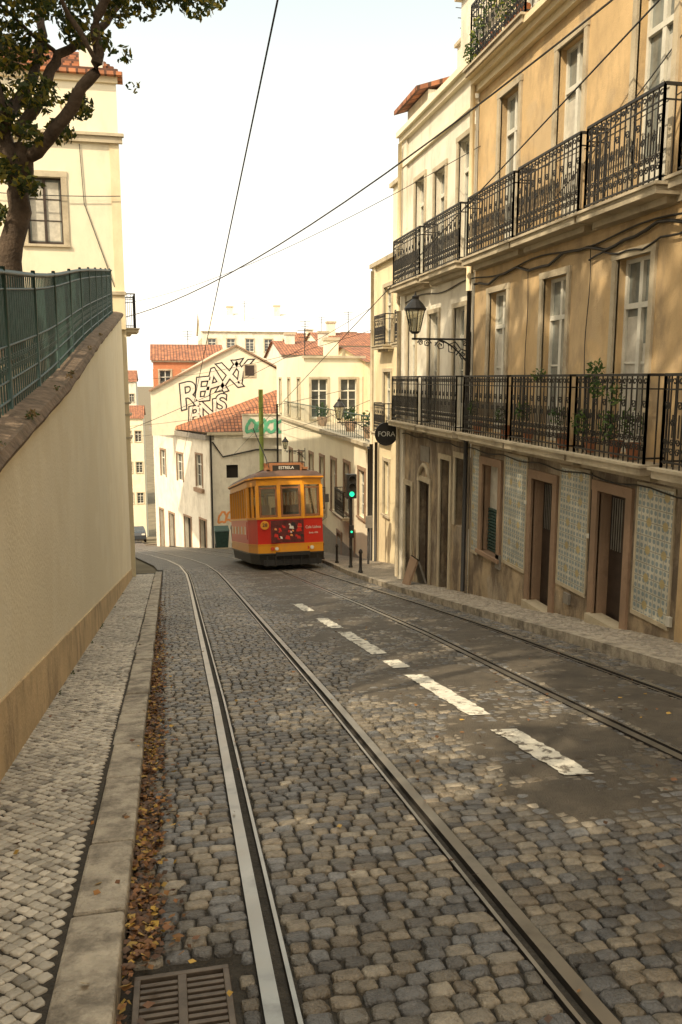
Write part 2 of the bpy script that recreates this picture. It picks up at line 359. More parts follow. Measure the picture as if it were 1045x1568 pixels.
def track(name,TAB):
    mb=MB(); pts=[1.0+.5*i for i in range(140)]
    for sgn in (-1,1):
        prof=[(.492,-.02),(.49,.004),(.438,.006),(.432,-.028),(.403,-.028),(.398,.002),(.383,.002),(.380,-.03)]
        mats=[RUST,STEEL,RUST,RUST,RUST,STEEL,RUST]
        for a,b in zip(pts,pts[1:]):
            ca,cb_=interp(TAB,a),interp(TAB,b)
            for k in range(7):
                (o0,h0),(o1,h1)=prof[k],prof[k+1]
                q=[(ca+sgn*o0,a,G(a)+h0),(ca+sgn*o1,a,G(a)+h1),(cb_+sgn*o1,b,G(b)+h1),(cb_+sgn*o0,b,G(b)+h0)]
                mb.poly(q if sgn<0 else q[::-1],mats[k])
    mb.done(name)
track('tram_track',CL); track('tram_track',CR)
mb=MB(); s=.8
while s<24:
    L=random.uniform(.45,.95); j=random.uniform(-.01,.008)
    mb.sbox(-.375+j,-.19+j*.6,s+.009,s+L-.009,-.05,.10+random.uniform(-.008,.004),GRAN); s+=L
mb.done('kerb',bevel=.014)
mb=MB()
mb.sbox(-1.0,-.37,-8,24,-.05,.086,DIRT)
mb.done('pavement')
items=[]; q_=.049
for i in range(-50,600):
    for j in range(-460,50):
        u=i*q_; v=j*q_
        x=(u+v)*.7071; y=(u-v)*.7071
        if -1.0<x<-.385 and 1.6<y<23.5:
            g=random.uniform(.32,.54); 
            if random.random()<.12: g*=.55
            f=1+.35*nz(x,y,1.2)
            items.append((x+random.uniform(-.004,.004),y+random.uniform(-.004,.004),random.uniform(.039,.047),random.uniform(.039,.047),.785+random.uniform(-.2,.2),.095+random.uniform(-.002,.002),random.uniform(-.05,.05),random.uniform(-.05,.05),(g*f,g*f*.90,g*f*.74)))
stonefield('pavement_setts',items,CAL,dome=.0035,depth=.02)
mb=MB(); s=-6.
while s<44:
    L=.8; e0,e1=interp(RE,s),interp(RE,s+L)
    def q(x0a,x1a,x0b,x1b,h,m,ya=s,yb=s+L):
        mb.hexa([(x0a,ya,G(ya)-.05),(x1a,ya,G(ya)-.05),(x1b,yb,G(yb)-.05),(x0b,yb,G(yb)-.05),(x0a,ya,G(ya)+h),(x1a,ya,G(ya)+h),(x1b,yb,G(yb)+h),(x0b,yb,G(yb)+h)],m)
    q(e0,e0+.13,e1,e1+.13,.105+random.uniform(-.004,.004),GRAN,s+.006,s+L-.006)
    q(e0+.13,7.4,e1+.13,7.4,.092,FARPAVE); s+=L
mb.done('pavement')
items=[]; s=5.
while s<16:
    rl=.062; t=interp(RE,s)+.14
    while t<5.0:
        w=random.uniform(.05,.07); g=random.uniform(.24,.42)
        items.append((t+w/2,s+.03*math.sin(t*6),w-.007,rl-.007,random.uniform(-.15,.15),.104+random.uniform(-.003,.003),random.uniform(-.08,.08),random.uniform(-.08,.08),(g,g*.88,g*.71))); t+=w
    s+=rl
stonefield('pavement_setts',items,CAL,dome=.005,depth=.02)
# drain grate
mb=MB(); x0,x1,y0,y1=-.15,.15,2.08,2.49
CAST=M('worn_cast_iron',(.13,.10,.075),.5,.3,20,metal=.4)
mb.sbox(x0,x1,y0,y0+.022,-.03,.008,CAST); mb.sbox(x0,x1,y1-.022,y1,-.03,.008,CAST); mb.sbox(x0,x0+.02,y0+.022,y1-.022,-.03,.008,CAST); mb.sbox(x1-.02,x1,y0+.022,y1-.022,-.03,.008,CAST)
mb.sbox(-.014,.014,y0+.022,y1-.022,-.03,.007,CAST)
for i in range(1,11):
    y=y0+.022+(y1-y0-.044)*i/11; mb.sbox(x0+.02,-.014,y-.009,y+.009,-.012,.006,CAST); mb.sbox(.014,x1-.02,y-.009,y+.009,-.012,.006,CAST)
mb.sbox(x0+.01,x1-.01,y0+.01,y1-.01,-.2,-.16,DARK)
mb.done('drain_grate',bevel=.002)
mb=MB(); lc=[(.20,.09,.035),(.27,.13,.04),(.14,.065,.03),(.40,.25,.05),(.10,.055,.03),(.09,.05,.03)]
for _ in range(5600):
    y=1.8+abs(random.gauss(0,1))*5.5
    if y>22: continue
    x=-.185+abs(random.gauss(0,.062))*(1+.5*nz(y,0,1.3))
    if nz(y,3,1.9)<-.25 and random.random()<.6: continue
    if random.random()<.06: x=random.uniform(-.95,4.2)
    if 2.05<y<2.52 and -.16<x<.16 and random.random()<.88: continue
    h=.012 if x>-.19 else .1
    h+=random.uniform(0,.03)*math.exp(-max(0,x+.19)/.08) if x>-.19 else 0
    sz=random.uniform(.009,.024); a=random.uniform(0,6.28); ca,sa=math.cos(a),math.sin(a)
    def R(u,v,w): return (x+u*ca-v*sa,y+u*sa+v*ca,G(y+u*sa+v*ca)+h+w)
    k=random.choice(lc); f=random.uniform(.6,1.3); cc=tuple(q*f for q in k); w=random.uniform(.002,.014)
    mb.poly([R(-sz,0,w),R(-sz*.3,-sz*.6,0),R(sz,0,w*.7)],DRY,False,cc); mb.poly([R(-sz,0,w),R(sz,0,w*.7),R(-sz*.1,sz*.6,w*1.4)],DRY,False,cc)
mb.done('fallen_leaves')
# ---------------------------------------------------------------- left retaining wall
def WT(s): return -.455+.12*(s-5.2)-.18*math.exp(-((s-9)/3)**2)*.4
mb=MB(); pts=[-8+1.*i for i in range(31)]
XW=-.95
for a,b in zip(pts,pts[1:]):
    da,db=G(a)+.56-.01*a,G(b)+.56-.01*b
    mb.hexa([(XW-.4,a,G(a)-.1),(XW+.018,a,G(a)-.1),(XW+.018,b,G(b)-.1),(XW-.4,b,G(b)-.1),(XW-.4,a,da),(XW+.018,a,da),(XW+.018,b,db),(XW-.4,b,db)],DADO)
    mb.hexa([(XW-.4,a,da),(XW,a,da),(XW,b,db),(XW-.4,b,db),(XW-.4,a,WT(a)),(XW,a,WT(a)),(XW,b,WT(b)),(XW-.4,b,WT(b))],WALLM)
mb.done('retaining_wall')
mb=MB(); pts=[-8+.25*i for i in range(121)]; prev=None
for a in pts:
    j=.018*nz(a,0,2.5)+.012*nz(a,3,9); z=WT(a); row=[(XW+.05+j,a,z-.015),(XW+.065+j,a,z+.02),(XW+.03+j,a,z+.07+j),(XW-.12,a,z+.10+.02*nz(a,5,4)),(XW-.25,a,z+.10),(XW-.42,a,z+.08)]
    if prev:
        for k in range(5): mb.poly([prev[k],prev[k+1],row[k+1],row[k]],EARTH,True)
    prev=row
mb.done('wall_coping')
mb=MB(); X=XW-.16
a=2.0
while a<21.3:
    z=WT(a)+.09; mb.tube([(X,a,z),(X,a,z+.98)],.008,GRN,4)
    if int((a-2)/.11)%14==0: mb.tube([(X,a,z),(X,a,z+1.04)],.02,GRN,5); mb.tube([(X,a,z+.9),(X-.35,a,z+.02)],.01,GRN,4)
    P=lambda u,w,aa=a: (X,aa+u,w)
    scroll(mb,P,.055,z+.30,.035,GRN,1,1.2,.006); scroll(mb,P,.055,z+.38,.035,GRN,-1,1.2,.006)
    mb.tube([(X,a+.055,z+.47),(X,a+.055,z+.88)],.006,GRN,4)
    a+=.11
for h,r in ((1.0,.022),(.88,.010),(.47,.010),(.22,.010),(.08,.012)):
    mb.tube([(X,s_,WT(s_)+.09+h) for s_ in np.linspace(2,21.3,20)],r,GRN,5)
mb.done('iron_railing')
mb=MB()
for a,b in zip(range(-26,23,2),range(-24,25,2)):
    mb.hexa([(-30,a,-9),(XW-.4,a,-9),(XW-.4,b,-9),(-30,b,-9),(-30,a,WT(a)+.06),(XW-.4,a,WT(a)+.06),(XW-.4,b,WT(b)+.06),(-30,b,WT(b)+.06)],GROUND)
mb.done('terrace_ground')
# ---------------------------------------------------------------- left cream house
H=empty('cream_house'); mb=MB(); XR=-.87; XE=-2.75
fr=Fr((-12,22.5),(1,0),(0,-1))
w1=(-3.12+12,-2.28+12,3.3,4.9)
facade(mb,fr,0,XR+12,-8,7.3,[w1,(4.5,5.4,3.3,4.9)],CRM2,.18)
mb.poly([(XR,22.5,-9),(XE,46,-14),(XE,46,7.3),(XR,22.5,7.3)],CRM)
mb.poly([(-12,22.5,7.3),(XR,22.5,7.3),(XE,46,7.3),(-12,46,7.3)],CRM)
mb.done('walls',H)
mb=MB(); surround(mb,fr,w1,STONE,.14,.03); 
fr.box(mb,0,XR+12+.10,5.75,5.9,0,.10,STONE); fr.box(mb,0,XR+12+.14,5.9,5.97,0,.15,STONE); fr.box(mb,0,XR+12+.04,7.15,7.3,0,.06,CRM)
fr.box(mb,XR+12-.22,XR+12+.012,-8,5.75,0,.03,CRM)
fr.box(mb,XR+12-.5,XR+12+.012,1.25,2.1,0.031,.12,CRM); fr.box(mb,XR+12-.55,XR+12+.05,2.1,2.18,0.0,.17,STONE)
for z in (-.6,-.9,-1.5): mb.box(XR-.1,XR+.05,22.45,23.2,z-.05,z,STONE)
mb.tube([fr.P(9.95,6.55,0),fr.P(9.95,6.55,.02)],.17,STONE,8,True,False); mb.tube([fr.P(9.95,6.55,0),fr.P(9.95,6.55,.025)],.12,CRM,8,True,False)
mb.tube([fr.P(10.2,5.7,.03),fr.P(10.25,4.3,.03),fr.P(10.9,2.3,.03)],.012,IRON,4)
mb.done('trim',H)
mb=MB(); frenchwin(mb,fr,w1,0,0,3,PANE,DOOR,trans=.0); fr.box(mb,w1[0]+.08,w1[1]-.08,w1[2]+.1,w1[3]-.1,-.127,-.125,CURT); mb.done('window',H)
mb=MB()
for k in range(9):
    z=7.3+k*.22
    mb.hexa([(-12.2,22.3+k*.5,z),(XR+.15-.12*k,22.3+k*.5,z),(XR+.15-.12*k,23+k*.5,z),(-12.2,23+k*.5,z),(-12.2,22.3+k*.5,z+.08),(XR+.15-.12*k,22.3+k*.5,z+.08),(XR+.15-.12*k,23+k*.5,z+.3),(-12.2,23+k*.5,z+.3)],TILE)
mb.box(-1.75,-1.2,23,23.6,7.3,8.3,WHT)
mb.done('roof',H)
mb=MB(); fs=Fr((XR-.06,23.4),(XE-XR,23.5),(1,.08)); balcony(mb,mb,fs,.2,1.2,1.35,.3,.9)
fs.box(mb,.35,1.05,1.4,2.6,0,.02,DOORG); mb.done('balcony',H)
# ---------------------------------------------------------------- right building A (ochre)
FA=Fr((5.,0),(0,1),(-1,0))
A=empty('ochre_townhouse'); mw=MB(); mt=MB(); mwin=MB(); mi_=MB(); msl=MB()
f1=[(c-.34,c+.34,-.82,1.30) for c in (4.6,6.5,8.37,10.22,12.1)]
f2=[(c-.34,c+.34,1.93,4.06) for c in (4.4,6.35,8.2,10.03,11.88)]
gr=[(8.24,8.86,-3.1,-1.30),(10.02,10.66,-3.5,-1.36),(11.85,12.5,-2.75,-1.34),(6.3,6.9,-2.8,-1.3)]
facade(mw,FA,-6,13.08,-1.0,4.4,f1+f2,OCH,.2)
facade(mw,FA,-6,13.08,-6,-1.0,gr,OCHG,.22,0.,DSTONE)
for o in f1+f2: surround(mt,FA,o,STONE,.085,.03,sill=False); frenchwin(mwin,FA,o,0,.18,2,PANE,WOODW,trans=.24)
for k,o in enumerate(f1[2:]+f2[2:]):
    x0,x1,y0,y1=o; c=(x0+x1)/2
    FA.box(mwin,x0+.05,c-.04,y0+.4,y0+[1.2,.9,1.4,1.5,1.1,.8][k],-.128,-.126,CURT)
    if k%2==0: FA.box(mwin,c+.04,x1-.05,y0+.4,y0+1.5,-.128,-.126,CURT)
for i,o in enumerate(gr):
    surround(mt,FA,o,DSTONE,.12,.035,sill=(i>=2))
for o in gr[:2]:
    x0,x1,y0,y1=o; FA.box(mwin,x0,x1,y0,y1,-.2,-.16,DOOR); FA.box(mwin,x0+.0,x0+.3,y0,y1,-.16,-.13,DOOR)
    for k in range(3): FA.box(mwin,x0+.05,x0+.25,y0+.35+k*.5,y0+.75+k*.5,-.13,-.115,DOORG if k==2 else DOOR)
    FA.box(mwin,x0+.36,x1-.04,y1-.7,y1-.08,-.16,-.152,DOORG)
    for k in range(5): FA.box(mwin,x0+.38+k*.05,x0+.39+k*.05,y1-.7,y1-.08,-.152,-.142,IRON)
    FA.box(mt,x0-.05,x1+.05,G(x0)-.1,G((x0+x1)/2)+.16,-.1,.1,STONE)
frenchwin(mwin,FA,gr[3]); 
x0,x1,y0,y1=gr[2]; FA.box(mwin,x0,x1,y0+.7,y1,-.15,-.12,CURT)
for k in range(14): FA.box(mwin,x0+.03,x1-.03,y0+.02+k*.05,y0+.05+k*.05,-.14,-.08,GRN)
FA.box(mt,-6,13.06,-1.06,-.97,-.01,.05,STONE); FA.box(mt,-6,13.06,1.70,1.80,-.01,.045,STONE)
for a0,a1 in ((7.38,8.02),(9.1,9.82),(10.86,11.62),(12.68,12.95)):
    zb=-2.48-.06*(a0-7)
    FA.box(mt,a0,a1,zb,-1.12,0,.012,AZU)
    FA.box(mt,a0-.03,a0,zb-.02,-1.1,0,.02,STONE); FA.box(mt,a1,a1+.03,zb-.02,-1.1,0,.02,STONE); FA.box(mt,a0-.03,a1+.03,zb-.05,zb,0,.022,STONE)
    FA.box(mt,a0-.03,a1+.03,-1.12,-1.09,0,.021,STONE)
FA.box(mt,7.0,7.2,-6,4.4,0,.04,OCH)
for a,z,w,h in ((9.0,-1.9,.07,.05),(10.8,-1.75,.07,.05),(11.7,-2.9,.16,.22),(9.45,-2.85,.14,.14),(7.3,-2.5,.07,.1)): FA.box(mt,a,a+w,z,z+h,.0,.035,DOORG if w>.1 else WOODW)
for k,(z0,z1,p) in enumerate(((4.4,4.5,.08),(4.5,4.58,.16),(4.58,4.66,.24))): FA.box(mt,-6,13.1,z0,z1,-.3,p,CRM)
at=[(c-.34,c+.34,4.8,6.6) for c in (4.4,6.35,8.2,10.03,11.88)]
facade(mw,FA,-6,13.1,4.66,7.4,at,CRM,.2,-.25)
for o in at: surround(mt,FA,o,STONE,.085,.03,d=-.25); frenchwin(mwin,FA,o,-.25)
FA.box(mt,-6,13.1,7.4,7.6,-.5,.0,CRM)
mw.poly([(5,13.1,-6),(9,13.1,-6),(9,13.1,7.4),(5.25,13.1,7.4),(5.25,13.1,4.66),(5,13.1,4.66)],OCH)
mw.poly([(5.25,-6,7.5),(9,-6,7.5),(9,13.1,7.5),(5.25,13.1,7.5)],OCH)
bal=[(7.6,9.08),(9.24,10.95),(11.1,12.85),(5.6,7.3)]
for a0,a1 in bal:
    balcony(mi_,msl,FA,a0,a1,1.87); balcony(mi_,msl,FA,a0,a1,-.86)
balcony(mi_,msl,FA,11.0,13.0,4.70,.2,.9,0.)
mw.done('walls',A); mt.done('stone_trim',A); mwin.done('windows_and_doors',A); mi_.done('balcony_railings',A); msl.done('balcony_slabs',A)
# ---------------------------------------------------------------- building B (white)
B=empty('white_townhouse'); mw=MB(); mt=MB(); mwin=MB(); mi_=MB(); msl=MB(); BT=4.85
f1=[(13.45,14.0,-.82,1.2),(14.85,15.4,-.82,1.2),(16.25,16.8,-.82,1.2)]
f2=[(13.3,13.95,1.93,3.9),(14.6,15.2,1.93,3.7),(15.8,16.4,1.93,3.8)]
gb=[(13.3,13.75,-2.55,-1.35),(14.05,14.55,-4.2,-1.45),(15.2,15.85,-4.4,-2.0),(16.4,16.8,-4.6,-2.2)]
facade(mw,FA,13.1,17.3,-1.0,BT,f1+f2,WHT,.18,.012); facade(mw,FA,13.1,17.3,-6.5,-1.0,gb,OCHG,.22,.012)
for o in f1+f2: surround(mt,FA,o,STONE,.08,.03,d=.012,sill=False); frenchwin(mwin,FA,o,.012,.2,2,PANE,WOODW,trans=.24)
for o in gb: surround(mt,FA,o,STONE,.1,.03,d=.012,sill=False); FA.box(mwin,o[0],o[1],o[2],o[3],-.16,-.12,DOOR if o[0]>14 else PANED)
ac=[(15.525+.33*math.cos(math.pi*i/10),-2.0+.33*math.sin(math.pi*i/10)) for i in range(11)]
mt.tube([FA.P(a,z,.03) for a,z in ac],.05,STONE,5)
FA.box(mt,15.25,15.8,-1.6,-1.3,0.012,.03,DOORG)
FA.box(mt,13.1,17.32,-1.06,-.97,0,.055,STONE); FA.box(mt,13.1,17.3,1.7,1.8,0,.05,STONE)
FA.box(mt,16.95,17.32,-6.5,BT,0.013,.05,WHT)
for z0,z1,p in ((4.25,4.33,.07),(BT-.1,BT,.1),(BT,BT+.1,.17)): FA.box(mt,13.1,17.35,z0,z1,-.3,p,CRM2)
mw.poly([(4.988,17.3,-7),(10,17.3,-7),(10,17.3,BT),(4.988,17.3,BT)],WHT)
for a0,a1 in ((13.15,15.05),(15.3,17.1)):
    balcony(mi_,msl,FA,a0,a1,1.87,.26); balcony(mi_,msl,FA,a0,a1,-.86,.26)
mw.poly([(4.87,13.1,BT+.1),(4.87,17.3,BT+.1),(7.5,17.3,BT+1.3),(7.5,13.1,BT+1.3)],WHT)
mw.poly([(7.5,13.1,4.),(7.5,17.3,4.),(7.5,17.3,BT+1.3),(7.5,13.1,BT+1.3)],WHT)
D_=Fr((5.15,13.3),(0,1),(-1,0)); facade(mw,D_,0,1.15,BT,6.3,[(.35,.8,5.3,6.1)],WHT,.12); frenchwin(mwin,D_,(.35,.8,5.3,6.1),.03,rows=1,trans=0)
mw.box(5.152,7.4,13.3,14.45,BT,6.3,WHT); mw.box(5.05,7.5,13.22,14.53,6.3,6.38,STONE)
mw.box(5.05,8,15.9,17.25,BT+.05,5.35,WHT)
mw.hexa([(4.8,15.85,5.3),(8,15.85,6.3),(8,17.4,6.3),(4.8,17.4,5.3),(4.8,15.85,5.38),(8,15.85,6.4),(8,17.4,6.4),(4.8,17.4,5.38)],TILE)
mw.box(5.5,5.9,15.2,15.6,5.0,6.0,WHT); mw.box(5.45,5.95,15.15,15.65,6.0,6.06,STONE)
mw.done('walls',B); mt.done('stone_trim',B); mwin.done('windows_and_doors',B); mi_.done('balcony_railings',B); msl.done('balcony_slabs',B)
mb=MB()
for a in (13.08,17.2): mb.tube([FA.P(a,4.7,.12),FA.P(a,1.4,.12)],.04,CRM,8); mb.tube([FA.P(a,1.4,.1),FA.P(a,G(a)+.15,.1)],.04,IRON if a<14 else STONE,8)
mb.done('drain_pipe')
mb=MB()
def cable(pts,r=.013):
    mb.tube(pts,r,IRON,5)
cable([FA.P(a,1.50+.05*math.sin(a*3.4)+.02*math.sin(a*9),.05) for a in np.linspace(3,13,50)],.02)
cable([FA.P(a,1.57+.04*math.sin(a*2.4+1),.04) for a in np.linspace(3,17,60)],.012)
cable([FA.P(a,1.38+.03*math.sin(a*4.1+2)-.02*math.sin(a*11),.04) for a in np.linspace(3,9.3,40)],.012)
cable([FA.P(a,-1.14+.02*math.sin(a*5),.06) for a in np.linspace(3,17,60)],.010)
cable([FA.P(9.3+.03*math.sin(z*4),z,.03) for z in np.linspace(-.8,1.5,14)],.006)
cable([FA.P(11.0+.02*math.sin(z*5),z,.03) for z in np.linspace(-.8,1.5,14)],.006)
cable([FA.P(9.0,z,.03) for z in np.linspace(-2.3,-1.1,6)],.006)
mb.done('facade_cables')
# ---------------------------------------------------------------- lanterns
GL=glassmat('lantern_glass',(.8,.8,.72),.3)
def lantern(name,x,y,z,xw,sc_=1.,arm=-.08):
    e=empty(name); mb=MB()
    mb.lathe((x,y,z),[(.05*sc_,0),(.07*sc_,.02*sc_),(.07*sc_,.04*sc_)],IRON,6)
    for k in range(6):
        a=2*math.pi*(k+.5)/6; mb.tube([(x+.075*sc_*math.cos(a),y+.075*sc_*math.sin(a),z+.03*sc_),(x+.15*sc_*math.cos(a),y+.15*sc_*math.sin(a),z+.36*sc_)],.009,IRON,4)
    mb.lathe((x,y,z),[(.165*sc_,.35*sc_),(.17*sc_,.38*sc_),(.10*sc_,.47*sc_),(.05*sc_,.52*sc_),(.055*sc_,.56*sc_),(.02*sc_,.58*sc_),(.001,.64*sc_)],IRON,12)
    mb.tube([(x,y,z+.02),(x,y,z+arm-.02)],.014,IRON,6)
    P=lambda u,w: (x+u,y,w)
    L=xw-x; mb.tube([P(-.05,z+arm),P(L,z+arm)],.018,IRON,6)
    mb.tube([P(L*.35,z+arm)]+[P(L*.35+L*.65*t,z+arm-.42*sc_*(t**1.8)) for t in np.linspace(.1,1,9)],.014,IRON,5)
    for cx,cz,r,f in ((.22,-.06,.06,1),(.45,-.09,.08,-1),(.68,-.13,.11,1),(.86,-.22,.1,-1),(.1,-.05,.045,-1),(.9,-.06,.05,1)):
        scroll(mb,P,L*cx,z+arm+cz*sc_*1.1,r*sc_*1.1,IRON,f,1.6,.012)
    mb.tube([P(L-.015,z+arm+.12),P(L-.015,z+arm-.5*sc_)],.02,IRON,4)
    mb.done('frame_and_bracket',e)
    mg=MB(); mg.lathe((x,y,z),[(.07*sc_,.03*sc_),(.145*sc_,.36*sc_)],GL,6); mg.lathe((x,y,z),[(.018*sc_,.05*sc_),(.03*sc_,.12*sc_),(.03*sc_,.2*sc_),(.01,.25*sc_)],WOODW,8,True); mg.done('glass',e)
lantern('street_lamp',4.03,13.2,.72,4.99,1.05)
lantern('street_lamp',5.3,25.2,-1.25,6.38,1.1)
lantern('street_lamp',5.45,38,-3.2,6.38,.95)
e=empty('round_shop_sign'); mb=MB(); mb.tube([(4.66,17.25,-1.17),(4.66,17.29,-1.17)],.25,IRON,24,True,False); mb.tube([(4.66,17.27,-.88),(5,17.27,-.88)],.012,IRON,5); mb.tube([(4.66,17.27,-.94),(4.66,17.27,-.88)],.012,IRON,5); mb.done('disc',e)
def text(s,size,loc,rot,mat,parent,name='lettering',offs=0.,ext=.002,shear=0.):
    c=bpy.data.curves.new(name,'FONT'); c.body=s; c.size=size; c.align_x='CENTER'; c.align_y='CENTER'; c.extrude=ext; c.offset=offs; c.shear=shear; c.materials.append(mat)
    o=bpy.data.objects.new(name,c); o.location=loc; o.rotation_euler=rot; sc.collection.objects.link(o); o.parent=parent; return o
text('FORA',.15,(4.66,17.245,-1.17),(math.pi/2,0,0),WOODW,e)
mb=MB(); mb.hexa([(4.6,15.3,G(15.3)+.09),(4.64,15.3,G(15.3)+.09),(4.64,15.75,G(15.75)+.09),(4.6,15.75,G(15.75)+.09),(4.78,15.3,G(15.3)+.6),(4.82,15.3,G(15.3)+.6),(4.82,15.75,G(15.3)+.6),(4.78,15.75,G(15.3)+.6)],DSTONE)
mb.hexa([(5.0,15.3,G(15.3)+.09),(4.96,15.3,G(15.3)+.09),(4.96,15.75,G(15.75)+.09),(5.,15.75,G(15.75)+.09),(4.82,15.3,G(15.3)+.6),(4.785,15.3,G(15.3)+.6),(4.785,15.75,G(15.3)+.6),(4.82,15.75,G(15.3)+.6)],DOORG)
mb.done('sandwich_board')
# ---------------------------------------------------------------- building D and L
FD=Fr((6.4,0),(0,1),(-1,0))
D=empty('yellow_corner_house'); mw=MB(); mt=MB()
ops=[(23.2,24.0,1.0,2.6),(23.2,24.0,-1.5,.2),(23.3,23.9,-4.0,-2.4),(21,21.8,1.0,2.6),(21,21.8,-1.5,.2),(21.3,22.,-6.5,-3.4),(19,19.8,-1.5,.2)]
facade(mw,FD,17.5,25.3,-7,3.3,ops,CRM,.2)
for o in ops: surround(mt,FD,o,STONE,.1,.04); frenchwin(mt,FD,o,0)
mw.poly([(6.4,25.3,-7),(14,25.3,-7),(14,25.3,3.3),(6.4,25.3,3.3)],CRM); mw.poly([(6.4,17.5,-7),(14,17.5,-7),(14,17.5,3.3),(6.4,17.5,3.3)],CRM)
mw.poly([(6.4,17.5,3.3),(14,17.5,3.3),(14,25.3,3.3),(6.4,25.3,3.3)],STONE)
FD.box(mt,17.4,25.4,3.3,3.42,-.2,.12,STONE); FD.box(mt,24.95,25.33,-7,3.3,0,.05,CRM2)
mw.box(6.9,13,18,25.0,3.3,5.6,CRM2); FD.box(mt,18,25.1,5.6,5.72,-.7,-.4,STONE)
for k in range(24): mt.tube([(7.0,18.5+k*.27,5.7),(7.0,18.5+k*.27,6.4)],.012,DOORG,4)
mt.tube([(7.0,18.5,6.4),(7.0,24.8,6.4)],.02,DOORG,4)
mt.tube([FD.P(25.1,3.2,.1),FD.P(25.1,-2.,.1)],.05,STONE,6); mt.tube([FD.P(25.1,-2.,.1),FD.P(25.1,G(25),.1)],.06,IRON,6)
mt.tube([FD.P(24.5,-1.9,.1),FD.P(24.5,G(24.5),.1)],.05,IRON,6)
for a0,a1,z in ((23,24.2,.95),(23,24.2,-1.55),(20.8,22,.95),(20.8,22,-1.55)): balcony(mt,mt,FD,a0,a1,z,.25,.85)
mw.done('walls',D); mt.done('windows_and_trim',D)
Lb=empty('low_street_house'); mw=MB(); mt=MB()
ops=[(26.3,27.2,-4.6,-3.0),(28.6,29.5,-4.8,-3.0),(31,31.9,-5.1,-3.1),(33.4,34.3,-5.3,-3.2),(36,36.9,-5.6,-3.3),(39,39.9,-5.8,-3.5),(42,43,-6,-3.6),(30,30.7,-7.0,-5.8),(27.8,28.4,-6.4,-5.3)]
facade(mw,FD,25.3,46,-10,-2.15,ops,CRM2,.2)
for o in ops: surround(mt,FD,o,DSTONE,.12,.04); frenchwin(mt,FD,o,0,0,3,PANED)
FD.box(mt,25.3,46,-2.15,-2.03,-.3,.12,STONE); FD.box(mt,25.3,46,-10,-6.0,-.01,.03,DOORG)
mw.poly([(6.4,25.3,-2.1),(20,25.3,-2.1),(20,46,-2.1),(6.4,46,-2.1)],STONE); mw.poly([(6.4,46,-10),(20,46,-10),(20,46,-2.1),(6.4,46,-2.1)],CRM2)
for k in range(60): mt.tube([(6.5,26+k*.33,-2.05),(6.5,26+k*.33,-1.2)],.012,GRN,4)
mt.tube([(6.5,26,-1.2),(6.5,45.7,-1.2)],.025,GRN,4)
balcony(mt,mt,FD,28.3,29.8,-4.85,.3,.9); balcony(mt,mt,FD,33.2,34.6,-5.3,.3,.9)
mw.done('walls',Lb); mt.done('windows_and_trim',Lb)
mb=MB()
for x,y in ((7.2,29),(7.4,33),(7.0,37)):
    mb.lathe((x,y,-2.1),[(.18,0),(.25,.4),(.22,.42)],DSTONE,10,True); leafcloud(mb,(x,y,-1.4),(.3,.3,.35),120,.08,[(.05,.09,.02),(.03,.06,.015)])
mb.done('terrace_planters')
def house(name,x0,x1,y0,y1,z0,z1,wall,nw,rows,roof=None,rh=1.2,ww=.8,wh=1.4,pane=PANED,side=True,chim=None):
    e=empty(name); mw=MB(); mt=MB(); f=Fr((x0,y0),(1,0),(0,-1)); W=x1-x0
    ops=[]
    for r in rows:
        for k in range(nw):
            c=W*(k+.5)/nw; ops.append((c-ww/2,c+ww/2,r,r+wh))
    facade(mw,f,0,W,z0,z1,ops,wall,.18)
    for o in ops: surround(mt,f,o,STONE,.1,.04); frenchwin(mt,f,o,0,0,3,pane)
    f2=Fr((x0,y0),(0,1),(-1,0)); W2=y1-y0; ops=[]
    n2=max(1,int(W2/2.6))
    for r in rows:
        for k in range(n2):
            c=W2*(k+.5)/n2; ops.append((c-ww/2,c+ww/2,r,r+wh))
    facade(mw,f2,0,W2,z0,z1,ops if side else [],wall,.18)
    if side:
        for o in ops: surround(mt,f2,o,STONE,.1,.04); frenchwin(mt,f2,o,0,0,3,pane)
    mw.poly([(x1,y0,z0),(x1,y1,z0),(x1,y1,z1),(x1,y0,z1)],wall); mw.poly([(x0,y1,z0),(x1,y1,z0),(x1,y1,z1),(x0,y1,z1)],wall)
    f.box(mt,-.1,W+.1,z1-.12,z1,-.05,.12,STONE)
    if roof:
        o=.2; ym=(y0+y1)/2
        mw.poly([(x0-o,y0-o,z1),(x1+o,y0-o,z1),(x1+o,ym,z1+rh),(x0-o,ym,z1+rh)],roof); mw.poly([(x0-o,y1+o,z1),(x1+o,y1+o,z1),(x1+o,ym,z1+rh),(x0-o,ym,z1+rh)],roof)
        for x in (x0,x1): mw.poly([(x,y0,z1),(x,y1,z1),(x,ym,z1+rh)],wall)
    else: mw.poly([(x0,y0,z1),(x1,y0,z1),(x1,y1,z1),(x0,y1,z1)],STONE)
    for (cx,cy,ch) in chim or []:
        mw.box(cx-.35,cx+.35,cy-.3,cy+.3,z1,z1+ch,wall); mw.box(cx-.42,cx+.42,cy-.37,cy+.37,z1+ch,z1+ch+.15,STONE)
    mw.done('walls',e); mt.done('windows_and_trim',e); return e
house('cream_terrace_house',6.7,9.6,40,50,-2.1,1.1,CRM2,2,(-1.9,),ww=.8,wh=1.9,chim=[(8.8,44,.9)])
house('yellow_terrace_house',9.6,13,39,50,-2.1,.8,CRM,2,(-1.9,),ww=.8,wh=1.9,roof=TILE,rh=.9)
house('orange_roof_house',8.5,13,60,70,-12,1.7,WHT,3,(-.6,),roof=TILE,rh=1.2,chim=[(9.6,64,1.6),(12,63,1.7)])
house('tiled_roof_house',12.5,18,66,76,-12,2.6,CRM2,3,(.2,),roof=TILE,rh=1.3,chim=[(14,70,2.)])
